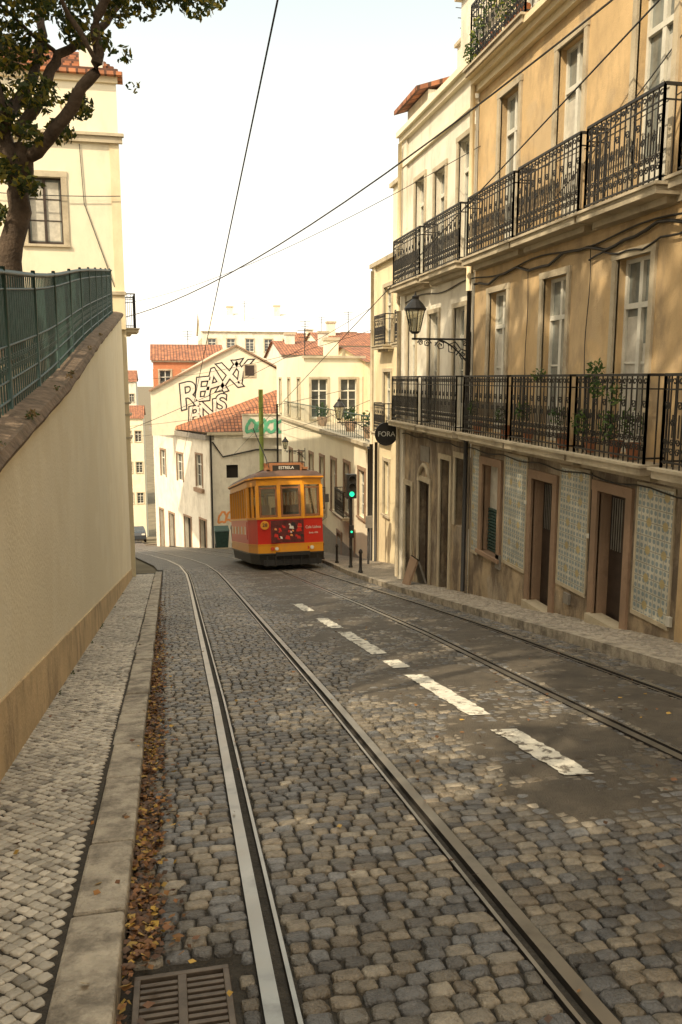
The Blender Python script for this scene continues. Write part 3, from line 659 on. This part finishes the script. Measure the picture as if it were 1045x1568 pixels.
house('pale_hill_house',4.5,15,95,106,-20,5.2,WHT,5,(0,3.0),roof=WHT,rh=2.4,ww=.9,chim=[(8,100,3),(13.5,100,3.2)])
house('white_hill_house',14,23,88,98,-20,3.,CRM2,5,(-.5,),roof=TILE,rh=2.,ww=.9,chim=[(16,92,2.2)])
house('tall_hill_house',-.5,5,84,92,-20,.8,CRM2,3,(-2,),roof=TILE,rh=1.5,ww=.9)
house('red_brick_house',-.6,4.4,62,70,-14,1.3,M('orange_wall',(.5,.2,.1),.9,.15,3),3,(-1.,),roof=TILE,rh=1.3,ww=.8,wh=1.6)
house('distant_house',-9,-2.6,110,120,-30,-5,CRM2,5,(-8,-12,-16),roof=TILE,rh=1.5)
house('distant_house',-12,-4.5,150,160,-30,-.5,WHT,5,(-4,-9,-14),roof=TILE,rh=2)
house('distant_house',-8,-3.6,82,90,-25,-9.5,CRM,2,(-12,),roof=TILE,rh=1.5)
mb=MB(); mb.lathe((20.0,90,4.6),[(.02,0),(.5,.1),(.95,.4)],WOODW,16,True); mb.tube([(20,90,3),(20,90,4.6)],.06,IRON,5); mb.done('satellite_dish')
mb=MB()
for x,y,z,h in ((9.5,98,6.6,2.2),(17,90,4.6,2.),(12,45,1.,1.6),(7.4,44,1.1,1.5),(6.2,16.6,5.8,1.4),(10.8,64,2.6,1.8),(15.5,70,3.6,2.),(2,65,2.,1.6)):
    mb.tube([(x,y,z-.5),(x,y,z+h)],.03 if y>30 else .015,IRON,4)
    for k in range(4): mb.tube([(x-.4+.05*k,y,z+h-.1-.18*k),(x+.4-.05*k,y,z+h-.1-.18*k)],.02 if y>30 else .008,IRON,4)
mb.done('roof_aerials')
# ---------------------------------------------------------------- graffiti building
E=empty('graffiti_house'); mw=MB(); mt=MB()
c0=(2.6,50.); c1=(-.75,60.)
u=Vector((c1[0]-c0[0],c1[1]-c0[1],0)).normalized()
FE=Fr(c0,(u.x,u.y),(-abs(u.y),-abs(u.x)))
W=(Vector((*c1,0))-Vector((*c0,0))).length
ops=[(1.2,2.2,-6.6,-4.6),(4.6,5.7,-6.6,-4.8),(8,9,-6.6,-4.8),(.8,1.8,-12,-8.6),(3.4,4.6,-12,-8.8),(6.6,7.6,-12,-9),(8.8,9.6,-12.5,-9)]
facade(mw,FE,0,W,-14,-3.6,ops,WHT,.25)
for o in ops: surround(mt,FE,o,DSTONE,.12,.04,sill=False)
for o in ops[:3]: frenchwin(mt,FE,o,0,0,2,PANED)
FE.box(mt,.9,2.3,-6.9,-6.65,0,.2,DSTONE)
FE.box(mt,-.1,W+.1,-3.6,-3.3,-.3,.25,DOORG)
FF=Fr(c0,(1,0),(0,-1)); W2=6.8
facade(mw,FF,0,W2,-13,-3.2,[(1.0,1.7,-5.9,-5.1),(3.4,4.2,-6.4,-5.),(1.4,2.3,-11,-8.4)],WHT,.2)
FF.box(mt,-.1,W2,-3.3,-3.12,-.2,.2,STONE)
mt.tube([FF.P(.1,-3.2,.1),FF.P(.1,-12,.1)],.06,IRON,6)
mt.tube([FF.P(.2,-3.7,.1),FF.P(.8,-4.6,.1),FF.P(2.8,-4.2,.1),FF.P(6,-4.3,.1)],.05,IRON,6)
mw.poly([(2.4,49.8,-3.12),(9.4,49.8,-3.0),(9.4,55.6,.1),(4.4,55.6,-1.7)],TILE)
mw.poly([(2.4,49.8,-3.12),(4.4,55.6,-1.7),(-.6,59.5,-2.9),(-.9,59.9,-3.3)],TILE)
S0=55.0; FG=Fr((0,S0),(1,0),(0,-1))
gp=[(-.75,-3.6),(9.4,-3.6),(9.4,-.2),(8.2,.15),(4.75,2.1),(3.9,1.9),(-.5,-.6),(-.75,-.7)]
mw.poly([FG.P(a,z,0) for a,z in gp],CRM2); mw.poly([FG.P(a,z,-6) for a,z in gp],WHT)
mw.poly([FG.P(4.75,2.2,.15),FG.P(9.5,-.3,.15),FG.P(9.5,-.3,-6),FG.P(4.75,2.2,-6)],TILE); mw.poly([FG.P(4.75,2.2,.15),FG.P(-.9,-.75,.15),FG.P(-.9,-.75,-6),FG.P(4.75,2.2,-6)],TILE)
for q in (((4.75,2.14),(9.5,-.34)),((4.75,2.14),(-.85,-.78))):
    mt.tube([FG.P(q[0][0],q[0][1],.1),FG.P(q[1][0],q[1][1],.1)],.07,DSTONE,4)
FG.box(mt,5.2,6.0,.1,.95,-.01,.05,STONE); FG.box(mt,5.3,5.9,.2,.87,.05,.06,DOOR)
for ch,x,z,sz,rt in (('R',1.55,-1.15,2.3,.25),('E',2.4,-.75,2.1,.1),('A',3.2,-.3,2.3,.3),('X',4.15,.1,2.4,.2),('Y',4.9,.35,2.1,.05),('B',1.9,-2.4,1.6,.15),('N',2.75,-2.1,1.7,.2),('S',3.6,-1.65,1.6,.1)):
    text(ch,sz,(x,S0-.012,z),(math.pi/2,-rt,0),GRAF,E,'graffiti_outline',.10,.001,.2)
    text(ch,sz,(x,S0-.018,z),(math.pi/2,-rt,0),WHT,E,'graffiti_fill',.02,.001,.2)
def stroke(fr,pts,r=.05,m=GRAF,cl=False,d=.012):
    P_=pts+[pts[0]] if cl else pts
    for i in range(len(P_)-1):
        a,b=Vector(P_[i]),Vector(P_[i+1]); dd=(b-a); L=dd.length
        if L<1e-6: continue
        nn=Vector((-dd.y,dd.x))/L*r; e_=dd/L*r*.6
        q=[a-e_+nn,b+e_+nn,b+e_-nn,a-e_-nn]; mt.poly([fr.P(x,z,d+.0004*random.random()) for x,z in q],m)
def blob(cx,cz,w,h,seed,sk=.2):
    pts=[]
    for i in range(18):
        a=2*math.pi*i/18; rr=1+.14*math.sin(3*a+seed)+.1*math.sin(5*a+seed*2); x=w*rr*math.copysign(abs(math.cos(a))**.7,math.cos(a)); z=h*rr*math.copysign(abs(math.sin(a))**.7,math.sin(a)); pts.append((cx+x+sk*z,cz+z))
    return pts
# rendered parapet in front of the lean-to roof with a green tag
FH=Fr((4.6,49.7),(1,0),(0,-1)); FH.box(mw,0,4.8,-3.5,-2.15,-.25,0,WHT); FH.box(mw,-.03,4.85,-2.15,-2.07,-.3,.05,STONE)
for i in range(4): stroke(FH,blob(.5+i*.6,-2.8,.26,.32,i+9),.09,GRAFG,True)
for i in range(3): stroke(FF,blob(.7+i*.5,-8.3+.1*i,.22,.3,i+3),.06,GRAFO,True)
mw.done('walls_and_roofs',E); mt.done('trim_and_graffiti',E)
random.seed(11)
mb=MB(); mb.tube([(5.5,48,G(48)),(5.5,48,-.6)],.13,LGRN,8); mb.done('green_pole')
mb=MB(); mb.tube([(6.3,47,G(47)),(6.3,47,-1.4)],.06,IRON,6); mb.done('utility_pole')
for x in (3.0,3.95):
    mb=MB(); y=46.5; z=G(y)
    mb.hexa([(x-.33,y-.35,z+.12),(x+.33,y-.35,z+.12),(x+.33,y+.35,z+.12),(x-.33,y+.35,z+.12),(x-.4,y-.42,z+1.05),(x+.4,y-.42,z+1.05),(x+.4,y+.42,z+1.05),(x-.4,y+.42,z+1.05)],GRN)
    mb.hexa([(x-.43,y-.46,z+1.05),(x+.43,y-.46,z+1.05),(x+.43,y+.44,z+1.05),(x-.43,y+.44,z+1.05),(x-.40,y-.40,z+1.13),(x+.4,y-.40,z+1.13),(x+.4,y+.42,z+1.25),(x-.4,y+.42,z+1.25)],GRN)
    for s_ in (-1,1): mb.tube([(x+s_*.28,y+.3,z+.12),(x+s_*.36,y+.3,z+.12)],.12,DARK,10,True,False)
    mb.done('wheelie_bin',bevel=.02)
# ---------------------------------------------------------------- traffic lights + bollards
gm=bpy.data.materials.new('green_signal'); gm.use_nodes=True; pp=gm.node_tree.nodes['Principled BSDF']; pp.inputs['Base Color'].default_value=(0,.6,.3,1); pp.inputs['Emission Color'].default_value=(.03,1,.45,1); pp.inputs['Emission Strength'].default_value=1.3
def signal(x,y,lit):
    T=empty('traffic_light'); mb=MB(); z=G(y)+.09
    mb.tube([(x,y,z),(x,y,z+2.05)],.045,IRON,8); mb.box(x-.14,x+.14,y-.1,y+.12,z+1.95,z+2.62,IRON)
    for k in range(3):
        zz=z+2.5-k*.21
        mb.tube([(x,y-.1,zz),(x,y-.11,zz)],.078,DARK,14,True,False)
        pts=[(x+.09*math.cos(a),y-.17,zz+.09*math.sin(a)) for a in np.linspace(-.2,math.pi+.2,9)]
        for p,q in zip(pts,pts[1:]): mb.poly([p,q,(q[0],y-.1,q[2]),(p[0],y-.1,p[2])],IRON)
    if lit: mb.box(x-.07,x+.07,y-.09,y-.04,z+.85,z+1.2,IRON)
    mb.done('pole_and_housing',T,.008)
    if lit:
        mb=MB(); mb.tube([(x,y-.11,z+2.08),(x,y-.118,z+2.08)],.07,gm,14,True,False); mb.tube([(x,y-.09,z+1.02),(x,y-.1,z+1.02)],.03,gm,10,True,False); mb.done('green_lamp',T)
signal(5.,22.2,True)
mb=MB(); x,y=5.75,23.2; z=G(y)+.09; mb.tube([(x,y,z),(x,y,z+3.4)],.035,IRON,8); mb.tube([(x,y,z+3.4),(x,y,z+3.46)],.05,IRON,8); mb.box(x-.1,x+.1,y-.12,y-.04,z+1.1,z+1.45,DOORG); mb.done('street_pole')
for x,y in ((4.66,19.6),(4.95,22.0),(5.1,24.6),(5.15,27.2),(5.15,30),(-2.45,58),(-2.7,60)):
    mb=MB(); mb.lathe((x,y,G(y)+.08),[(.06,0),(.06,.06),(.04,.08),(.035,.5),(.05,.52),(.05,.55),(.03,.6),(.001,.62)],IRON,10,True); mb.done('bollard')
# ---------------------------------------------------------------- tram
YEL=M('tram_yellow',(.74,.31,.02),.35,.06,3,dirt=(.38,.19,.07),dscale=3,damt=.4)
RED=M('tram_red',(.60,.025,.015),.35,.08,3,dirt=(.25,.03,.02),dscale=3,damt=.3)
TRW=M('tram_wood',(.28,.12,.05),.5,.15,8)
ROOFM=M('tram_roof',(.10,.055,.035),.6,.2,4)
WPT=M('white_vinyl',(.75,.72,.65),.4,.05)
TG=glassmat('tram_glass',(.60,.55,.45),.22)
TR=empty('tram',(3.6,23.7,G(23.7)+.01)); TR.rotation_euler=(-math.atan(SL),0,.02)
ol=[(-.36,0),(.36,0),(.98,.24),(1.13,1.35),(1.13,6.65),(.98,7.76),(.36,8),(-.36,8),(-.98,7.76),(-1.13,6.65),(-1.13,1.35),(-.98,.24)]
def off(o,d): return [(x*(1+d/1.0),(y-4)*(1+d/4)+4) for x,y in o]
def ring(mb,o0,z0,o1,z1,m):
    k=len(o0)
    for i in range(k):
        j=(i+1)%k; mb.poly([(*o0[i],z0),(*o0[j],z0),(*o1[j],z1),(*o1[i],z1)],m)
def capp(mb,o,z,m): mb.poly([(*p,z) for p in o],m)
mb=MB()
ring(mb,off(ol,-.06),.16,off(ol,-.03),.46,IRON); capp(mb,off(ol,-.06),.16,IRON)
ring(mb,off(ol,.01),.46,ol,.50,IRON)
ring(mb,ol,.50,ol,.74,YEL); ring(mb,ol,.74,off(ol,.012),.74,YEL); ring(mb,off(ol,.012),.74,off(ol,.012),.77,YEL); ring(mb,off(ol,.012),.77,ol,.77,YEL)
ring(mb,ol,.77,ol,1.50,RED); ring(mb,ol,1.5,off(ol,.03),1.5,YEL); ring(mb,off(ol,.03),1.5,off(ol,.03),1.56,YEL); ring(mb,off(ol,.03),1.56,off(ol,-.06),1.56,YEL)
ring(mb,ol,2.50,ol,2.68,YEL); ring(mb,ol,2.5,off(ol,-.06),2.5,YEL)
ring(mb,ol,2.68,off(ol,.07),2.70,TRW); ring(mb,off(ol,.07),2.70,off(ol,.07),2.75,YEL); ring(mb,off(ol,.07),2.75,off(ol,-.1),2.90,ROOFM); ring(mb,off(ol,-.1),2.9,off(ol,-.35),2.97,ROOFM); capp(mb,off(ol,-.35),2.97,ROOFM)
capp(mb,off(ol,-.02),.9,TRW); capp(mb,off(ol,-.06),2.52,WPT)
mb.box(-.5,.5,1.1,6.9,2.95,3.10,ROOFM); mb.box(-.62,.62,.35,.9,2.97,3.04,TRW)
mb.box(-.62,.62,1.0,1.06,3.0,3.22,TRW)
for x in (-.55,.55): mb.tube([(x,.5,2.9),(x,.5,3.2),(x,1.6,3.2)],.015,IRON,4)
mb.tube([(-.55,.5,3.2),(.55,.5,3.2)],.015,IRON,4)
mb.tube([(0,4,3.05),(0,5,3.7),(0,8.2,5.1)],.02,IRON,5)
mb.done('body',TR)
mb=MB()
def seg(p,q,n):
    for i in range(n+1):
        yield (p[0]+(q[0]-p[0])*i/n,p[1]+(q[1]-p[1])*i/n)
for i in range(12):
    p,q=ol[i],ol[(i+1)%12]; L=math.dist(p,q); n_=7 if L>4 else 1
    if 1.<L<1.3: n_=2
    g0,g1=off([p],-.035)[0],off([q],-.035)[0]
    for (x,y) in list(seg(p,q,n_))[:-1]:
        c=.035 if n_>1 and (x,y)!=p else .05
        xx,yy=off([(x,y)],-.02)[0]; mb.box(xx-c,xx+c,yy-c,yy+c,1.56,2.5,YEL)
    dx,dy=(q[0]-p[0])/L,(q[1]-p[1])/L
    if n_==1:
        for zz in (1.60,2.42):
            a=(g0[0]+dx*.05,g0[1]+dy*.05); b=(g1[0]-dx*.05,g1[1]-dy*.05)
            mb.tube([(*a,zz),(*b,zz)],.035,TRW,4)
        for g,sg in ((g0,1),(g1,-1)): mb.tube([(g[0]+sg*dx*.085,g[1]+sg*dy*.085,1.58),(g[0]+sg*dx*.085,g[1]+sg*dy*.085,2.48)],.03,TRW,4)
mb.done('window_posts',TR)
mb=MB(); ring(mb,off(ol,-.04),1.56,off(ol,-.04),2.5,TG); mb.done('glazing',TR)
mb=MB()
for y in np.arange(2,7,.9):
    for s_ in (-1,1): mb.box(s_*.35 if s_>0 else -.95,.95 if s_>0 else -.35,y,y+.08,.9,1.95,TRW); mb.box(s_*.35 if s_>0 else -.95,.95 if s_>0 else -.35,y,y+.45,.9,1.35,TRW)
mb.box(-.3,.3,.45,.7,.9,1.7,IRON)
mb.done('seats',TR)
mb=MB()
mb.box(-.52,.42,.30,.5,2.9,3.14,TRW); mb.box(-.46,.36,.285,.30,2.94,3.10,DARK)
text('ESTRELA',.12,(-.05,.28,3.02),(math.pi/2,0,0),WPT,TR)
def disc(x,y,z,r,m,d=.03): mb.tube([(x,y,z),(x,y-d,z)],r,m,16,True,False)
disc(-.78,.13,1.33,.13,YEL,.03)
text('28',.15,(-.78,.09,1.33),(math.pi/2,0,0),IRON,TR)
LR=M('lamp_red',(.6,.08,.03),.2)
for x in (-.58,.46,.60): disc(x,.10,.63,.055,LR if x<.55 else WPT,.06)
disc(-.46,.06,.63,.05,WPT,.06)
mb.hexa([(.40,.016,.80),(.93,.22,.80),(.93,.24,.80),(.40,.03,.80),(.40,.0,1.46),(.93,.205,1.46),(.93,.24,1.46),(.40,.03,1.46)],RED)
mb.box(-.62,.36,-.014,-.002,.80,1.46,M('advert_dark',(.10,.015,.012),.4,.7,6))
random.seed(4)
for k in range(26):
    x=random.uniform(-.52,.3); z=random.uniform(.9,1.38); w=random.uniform(.025,.08); yy=-.018-.0004*k; mb.poly([(x-w,yy,z-w*.5),(x+w,yy,z-w*.8),(x+w*.7,yy,z+w*.6),(x-w*.6,yy,z+w)],[WPT,RED,GRAFO,RED,IRON,RED,RED][k%7])
text('Cafe Lisboa',.115,(.665,.095,1.23),(math.pi/2,0,.37),WPT,TR); text('desde 1906',.07,(.665,.095,1.06),(math.pi/2,0,.37),WPT,TR)
mb.box(-.5,.5,-.12,.0,.42,.53,IRON); mb.box(-.85,.85,.02,.08,.14,.30,IRON)
for x in np.arange(-.75,.8,.25): mb.box(x-.02,x+.02,-.03,.02,.12,.42,IRON)
mb.tube([(.98,.3,1.4),(1.12,.25,1.5),(1.14,.22,2.0)],.012,IRON,4); mb.box(1.08,1.2,.2,.22,1.95,2.2,IRON)
for y in (2.9,5.1):
    for x in (-.45,.45): mb.tube([(x-.05,y,.32),(x+.05,y,.32)],.32,IRON,16,True,False)
mb.box(-.9,.9,2.3,5.7,.2,.5,IRON)
mb.done('fittings',TR)
mb=MB(); mb.box(-1.145,-1.132,1.6,6.4,.9,1.45,RED)
for y in np.arange(1.9,6.2,.5): mb.box(-1.15,-1.146,y,y+.3,1.05,1.3,WPT if int(y*2)%2 else YEL)
mb.done('side_advert',TR)
random.seed(21)
# ---------------------------------------------------------------- parked cars (far down the street)
def car(x,y,rot,colr):
    e=empty('parked_car',(x,y,G(y))); e.rotation_euler=(-math.atan(SL),0,rot); mb=MB(); pm=M('car_paint',colr,.25,.03,2,spec=.6)
    prof=[(-2.,.3),(-2.05,.6),(-1.95,.85),(-1.1,.95),(-.55,1.38),(.9,1.42),(1.65,1.0),(2.0,.92),(2.05,.5),(2.,.3)]
    def wd(z): return .82 if z<1.0 else .66
    for (a,b),(c,d) in zip(prof,prof[1:]):
        m=PANED if (b>.9 and d>.9 and abs(d-b)>.3) else pm
        mb.poly([(-wd(b),a,b),(wd(b),a,b),(wd(d),c,d),(-wd(d),c,d)],m)
    for s_ in (-1,1):
        mb.poly([(s_*.82,a,b) for a,b in prof if b<1.01],pm)
        mb.poly([(s_*.82,-1.1,.95),(s_*.66,-.55,1.38),(s_*.66,.9,1.42),(s_*.82,1.65,1.0)],PANED)
        for y_ in (-1.25,1.25): mb.tube([(s_*.70,y_,.31),(s_*.85,y_,.31)],.31,DARK,14,True,False); mb.tube([(s_*.85,y_,.31),(s_*.86,y_,.31)],.17,STEEL,10,True,False)
        mb.box(s_*.6-.14,s_*.6+.14,-2.07,-2.02,.62,.76,WOODW)
    mb.box(-.8,.8,-1.99,1.99,.22,.3,DARK)
    mb.done('body_and_wheels',e,.03)
car(-2.7,74,.05,(.04,.05,.06)); car(-2.9,82,.05,(.3,.3,.3))
# ---------------------------------------------------------------- wires
mb=MB()
def wire(a,b,sag=.0,r=.008,n=16):
    a,b=Vector(a),Vector(b); mb.tube([tuple(a.lerp(b,i/n)-Vector((0,0,sag*4*(i/n)*(1-i/n)))) for i in range(n+1)],r,IRON,4)
wire((.85,-5,G(-5)+5.15),(.95,45,G(45)+5.15),0,.0085,4); wire((3.5,-5,G(-5)+5.1),(3.55,45,G(45)+5.1),0,.007,4)
wire((XR,23.,1.6),(5.,6.8,4.1),.55,.011)
wire((XR,22.4,-1.3),(6.4,25.2,2.2),.2,.008); wire((XR-1.,40,-2.2),(6.4,28,-.3),.2,.01)
wire((5,13,3.6),(XR-.5,30,2.5),.4,.006); wire((5,12,2.9),(5,3,3.6),.5,.006); wire((5,12.5,1.7),(5,4,5.2),.4,.007)
wire((-6,22.4,4.6),(XR,22.4,4.5),.1,.012); wire((6.4,25,1.5),(XR-2,46,0),.5,.009)
wire((6.4,25,-2),(9,50,-.9),.3,.01); wire((5.5,48,-1.5),(-2,60,-4),.3,.012); wire((6.4,25.2,-1.8),(5.5,48,-1.8),.4,.01)
wire((6.4,25.2,-.6),(2.6,50,-3.4),.5,.009); wire((4.75,17.2,-1.0),(6.4,24,-1.2),.15,.008)
mb.done('overhead_wires')
# ---------------------------------------------------------------- trees
GC=[(.035,.055,.012),(.05,.075,.015),(.025,.04,.01),(.09,.10,.015),(.28,.22,.02),(.20,.18,.03)]
def tree(name,limbs,clouds,cols=GC,size=.045):
    e=empty(name); mb=MB()
    for pts,r0,r1 in limbs:
        k=len(pts); P=[]
        for i in range(k-1):
            a,b=Vector(pts[i]),Vector(pts[i+1])
            for j in range(4): P.append(a.lerp(b,j/4))
        P.append(Vector(pts[-1])); P=[p+Vector((nz(p.x,p.z,2,i),nz(p.y,p.z,2,i+3),0))*.06 for i,p in enumerate(P)]
        n=len(P); mb.tube(P,[r0+(r1-r0)*i/(n-1)+.010*nz(i,0,1.7) for i in range(n)],BARK,9)
    mb.done('trunk_and_limbs',e); mb=MB()
    for c,r,n_ in clouds: leafcloud(mb,c,r,n_,size,cols)
    mb.done('foliage',e)
def tp(x,y,s=10.5): return (-1.8+.0078*x, s, 1.34+(400-y)*.00748)
lim=[([tp(12,600),tp(18,400),tp(36,300),tp(45,230)],.15,.11),
([tp(38,300),tp(20,220),tp(10,130,10.2),tp(-20,0,10),tp(-60,-140,9.6)],.11,.06),
([tp(45,255),tp(82,225,10.3),tp(130,170,10.1),tp(158,130,10),tp(160,70,9.9),tp(185,35,9.8),tp(240,5,9.6),tp(330,-50,9.2)],.08,.035),
([tp(42,215),tp(75,130,10.7),tp(95,80,10.9),tp(150,40,11),tp(200,-30,11)],.07,.04),
([tp(25,190),tp(60,100,11),tp(70,20,11.2),tp(60,-100,11.5)],.07,.04),
([tp(158,130,10),tp(120,60,9.7),tp(110,0,9.5)],.03,.02),
([tp(95,80,10.9),tp(60,60,10.7),tp(20,30,10.5)],.03,.015),
([tp(15,230),tp(-5,180,10.2),tp(-15,120,10)],.05,.03)]
cl=[]
for x,y,r,n_ in ((40,20,.30,560),(5,50,.28,500),(100,12,.25,480),(20,110,.22,420),(75,170,.18,280),(95,200,.13,160),(122,160,.14,160),(8,200,.2,360),(30,270,.15,200),(150,25,.24,380),(205,8,.22,360),(250,-5,.24,380),(300,0,.2,260),(165,100,.12,60),(190,80,.09,35),(205,150,.06,10),(55,300,.13,110),(5,280,.18,240),(20,160,.24,360),(125,55,.16,200),(50,75,.22,300),(0,330,.14,160),(70,50,.2,280),(185,45,.14,140),(225,15,.18,200),(60,230,.12,110),(330,-25,.15,120)):
    cl.append((tp(x,y,random.uniform(9.9,10.9)),(r*1.3,r*2,r),n_))
random.seed(5)
for i in range(40):
    x=random.uniform(-260,330); y=random.uniform(-420,-20); cl.append((tp(x,y,random.uniform(8.2,12.5)),(.45,.5,.35),70))
tree('plane_tree',lim,cl)
# unseen trees added on the terrace, crowns placed to shade and dapple street and facade
gaps=[(2.2,5.0,2.0),(1.0,5.3,1.7),(8.85,4.4,1.75),(10.6,6.3,1.6)]  # holes left in the added crowns so sun patches reach road and pavement
for (x,y,zt,xr) in ((-4.1,-6.5,12.2,.9),(-4.1,-2,12.6,.9),(-4.2,2.5,12.4,.9),(-4.1,7,12.,.9),(-4.6,11.3,11.,.7),(-5.6,15.3,8.5,.6)):
    z=WT(y); lim=[([(x,y,z-.2),(x+.1,y,z+2.5),(x,y+.1,z+7)],.28,.16)]+[([(x,y,z+3.5+k*.7),(x+math.cos(a)*.9,y+math.sin(a)*1.4,z+5.5+k*.7),(x+math.cos(a)*1.3,y+math.sin(a)*2.,z+8+k*.5)],.11,.04) for k,a in enumerate(np.arange(0,6.2,1.25))]
    cl=[((x+random.uniform(-xr,xr)*.9,y+random.uniform(-2.5,2.5),random.uniform(z+2.4,zt)),(.8,1.0,.7),125) for _ in range(int(6.*(zt-z-2)))]
    cl=[c for c in cl if all(math.hypot(c[0][1]+.75*(-4-c[0][0])-gy,c[0][2]-1.25*(-4-c[0][0])-gz)>gr_ for gy,gz,gr_ in gaps)]
    tree('unseen_shade_tree',lim,cl,size=.19)
mb=MB(); gcol=[(.05,.10,.02),(.03,.07,.015),(.09,.14,.03)]
TCO=M('terracotta',(.35,.14,.07),.8)
for a,z,r,n_,d in ((8.0,-.45,.16,120,.16),(8.35,-.5,.18,150,.22),(8.75,.10,.13,120,.2),(8.9,-.5,.16,100,.26),(8.15,-.15,.13,90,.26),(8.5,-.1,.12,80,.28),(9.6,-.45,.14,80,.2),(10.6,-.45,.15,90,.22),(10.1,.05,.09,60,.24),(11.4,-.5,.12,70,.2),(12.5,-.45,.15,90,.2)): leafcloud(mb,FA.P(a,z,d),(.10,r,r),n_,.026,gcol)
for a in (8.0,8.35,8.9,9.6,10.6,11.4,12.5): mb.lathe(FA.P(a,-.85,.13),[(.05,0),(.08,.16),(.085,.18),(.07,.18)],TCO,10,True)
mb.done('balcony_plants')
mb=MB()
for a,z,r in ((11.3,5.2,.25),(11.7,5.1,.2),(12.2,5.4,.25),(12.6,5.1,.2),(11.9,5.7,.2),(12.9,4.9,.15)): leafcloud(mb,FA.P(a,z,.2),(.15,r,r*1.2),160,.03,gcol+[(.2,.22,.03)])
for a in (11.3,11.7,12.2,12.6): mb.lathe(FA.P(a,4.72,.1),[(.06,0),(.1,.2),(.105,.22),(.09,.22)],TCO,10,True)
mb.done('balcony_plants')
mb=MB()
for _ in range(14):
    y=random.uniform(3.2,15); leafcloud(mb,(XW+.02,y,WT(y)+.10),(.04,.06,.03),14,.02,[(.06,.08,.02),(.2,.13,.05)])
for _ in range(8):
    y=random.uniform(3,18); leafcloud(mb,(XW+.04,y,G(y)+.10),(.02,.05,.02),12,.014,[(.06,.08,.02)])
mb.done('wall_weeds')
# ---------------------------------------------------------------- light
el=math.radians(45); sv=Vector((-.80*math.cos(el),-.60*math.cos(el),math.sin(el)))
W_=bpy.data.worlds.new('World'); sc.world=W_; W_.use_nodes=True; nt=W_.node_tree; N=nt.nodes; L=nt.links; bg=N['Background']
sk=N.new('ShaderNodeTexSky'); sk.sky_type='NISHITA'; sk.sun_disc=False; sk.sun_elevation=el; sk.sun_rotation=math.atan2(sv.x,sv.y); sk.dust_density=4; sk.air_density=1.2; sk.ozone_density=1.
tc=N.new('ShaderNodeTexCoord'); sp=N.new('ShaderNodeSeparateXYZ'); L.new(tc.outputs['Generated'],sp.inputs[0])
def mrange(src,a,b,c,d):
    q=N.new('ShaderNodeMapRange'); q.inputs[1].default_value=a; q.inputs[2].default_value=b; q.inputs[3].default_value=c; q.inputs[4].default_value=d; L.new(src,q.inputs[0]); return q.outputs[0]
hzm=N.new('ShaderNodeMix'); hzm.data_type='RGBA'; L.new(mrange(sp.outputs[2],.08,.5,0,1),hzm.inputs[0]); hzm.inputs[6].default_value=(11.0,10.2,8.7,1); hzm.inputs[7].default_value=(4.6,5.7,6.0,1)
# haze is brighter and warmer around the sun
dt=N.new('ShaderNodeVectorMath'); dt.operation='DOT_PRODUCT'; L.new(tc.outputs['Generated'],dt.inputs[0]); dt.inputs[1].default_value=sv
wm=N.new('ShaderNodeMix'); wm.data_type='RGBA'; L.new(mrange(dt.outputs['Value'],.3,1,0,1),wm.inputs[0]); L.new(hzm.outputs[2],wm.inputs[6]); wm.inputs[7].default_value=(24,20.5,15.5,1)
mx=N.new('ShaderNodeMix'); mx.data_type='RGBA'; mx.inputs[0].default_value=.94; L.new(sk.outputs[0],mx.inputs[6]); L.new(wm.outputs[2],mx.inputs[7])
L.new(mx.outputs[2],bg.inputs[0]); bg.inputs[1].default_value=.15
sl=bpy.data.lights.new('sun','SUN'); sl.energy=5.; sl.angle=math.radians(.5); sl.color=(1,.84,.60); so=bpy.data.objects.new('sun',sl); so.rotation_euler=sv.to_track_quat('Z','Y').to_euler(); sc.collection.objects.link(so)
cam=bpy.data.cameras.new('camera'); cam.sensor_fit='VERTICAL'; cam.sensor_height=36; cam.lens=29.23; cam.clip_end=6000; cam.clip_start=.05
co=bpy.data.objects.new('camera',cam); co.rotation_euler=(math.radians(90-9.1),0,math.radians(-12)); sc.collection.objects.link(co); sc.camera=co
sc.view_settings.view_transform='Standard'; sc.view_settings.look='None'; sc.view_settings.exposure=0
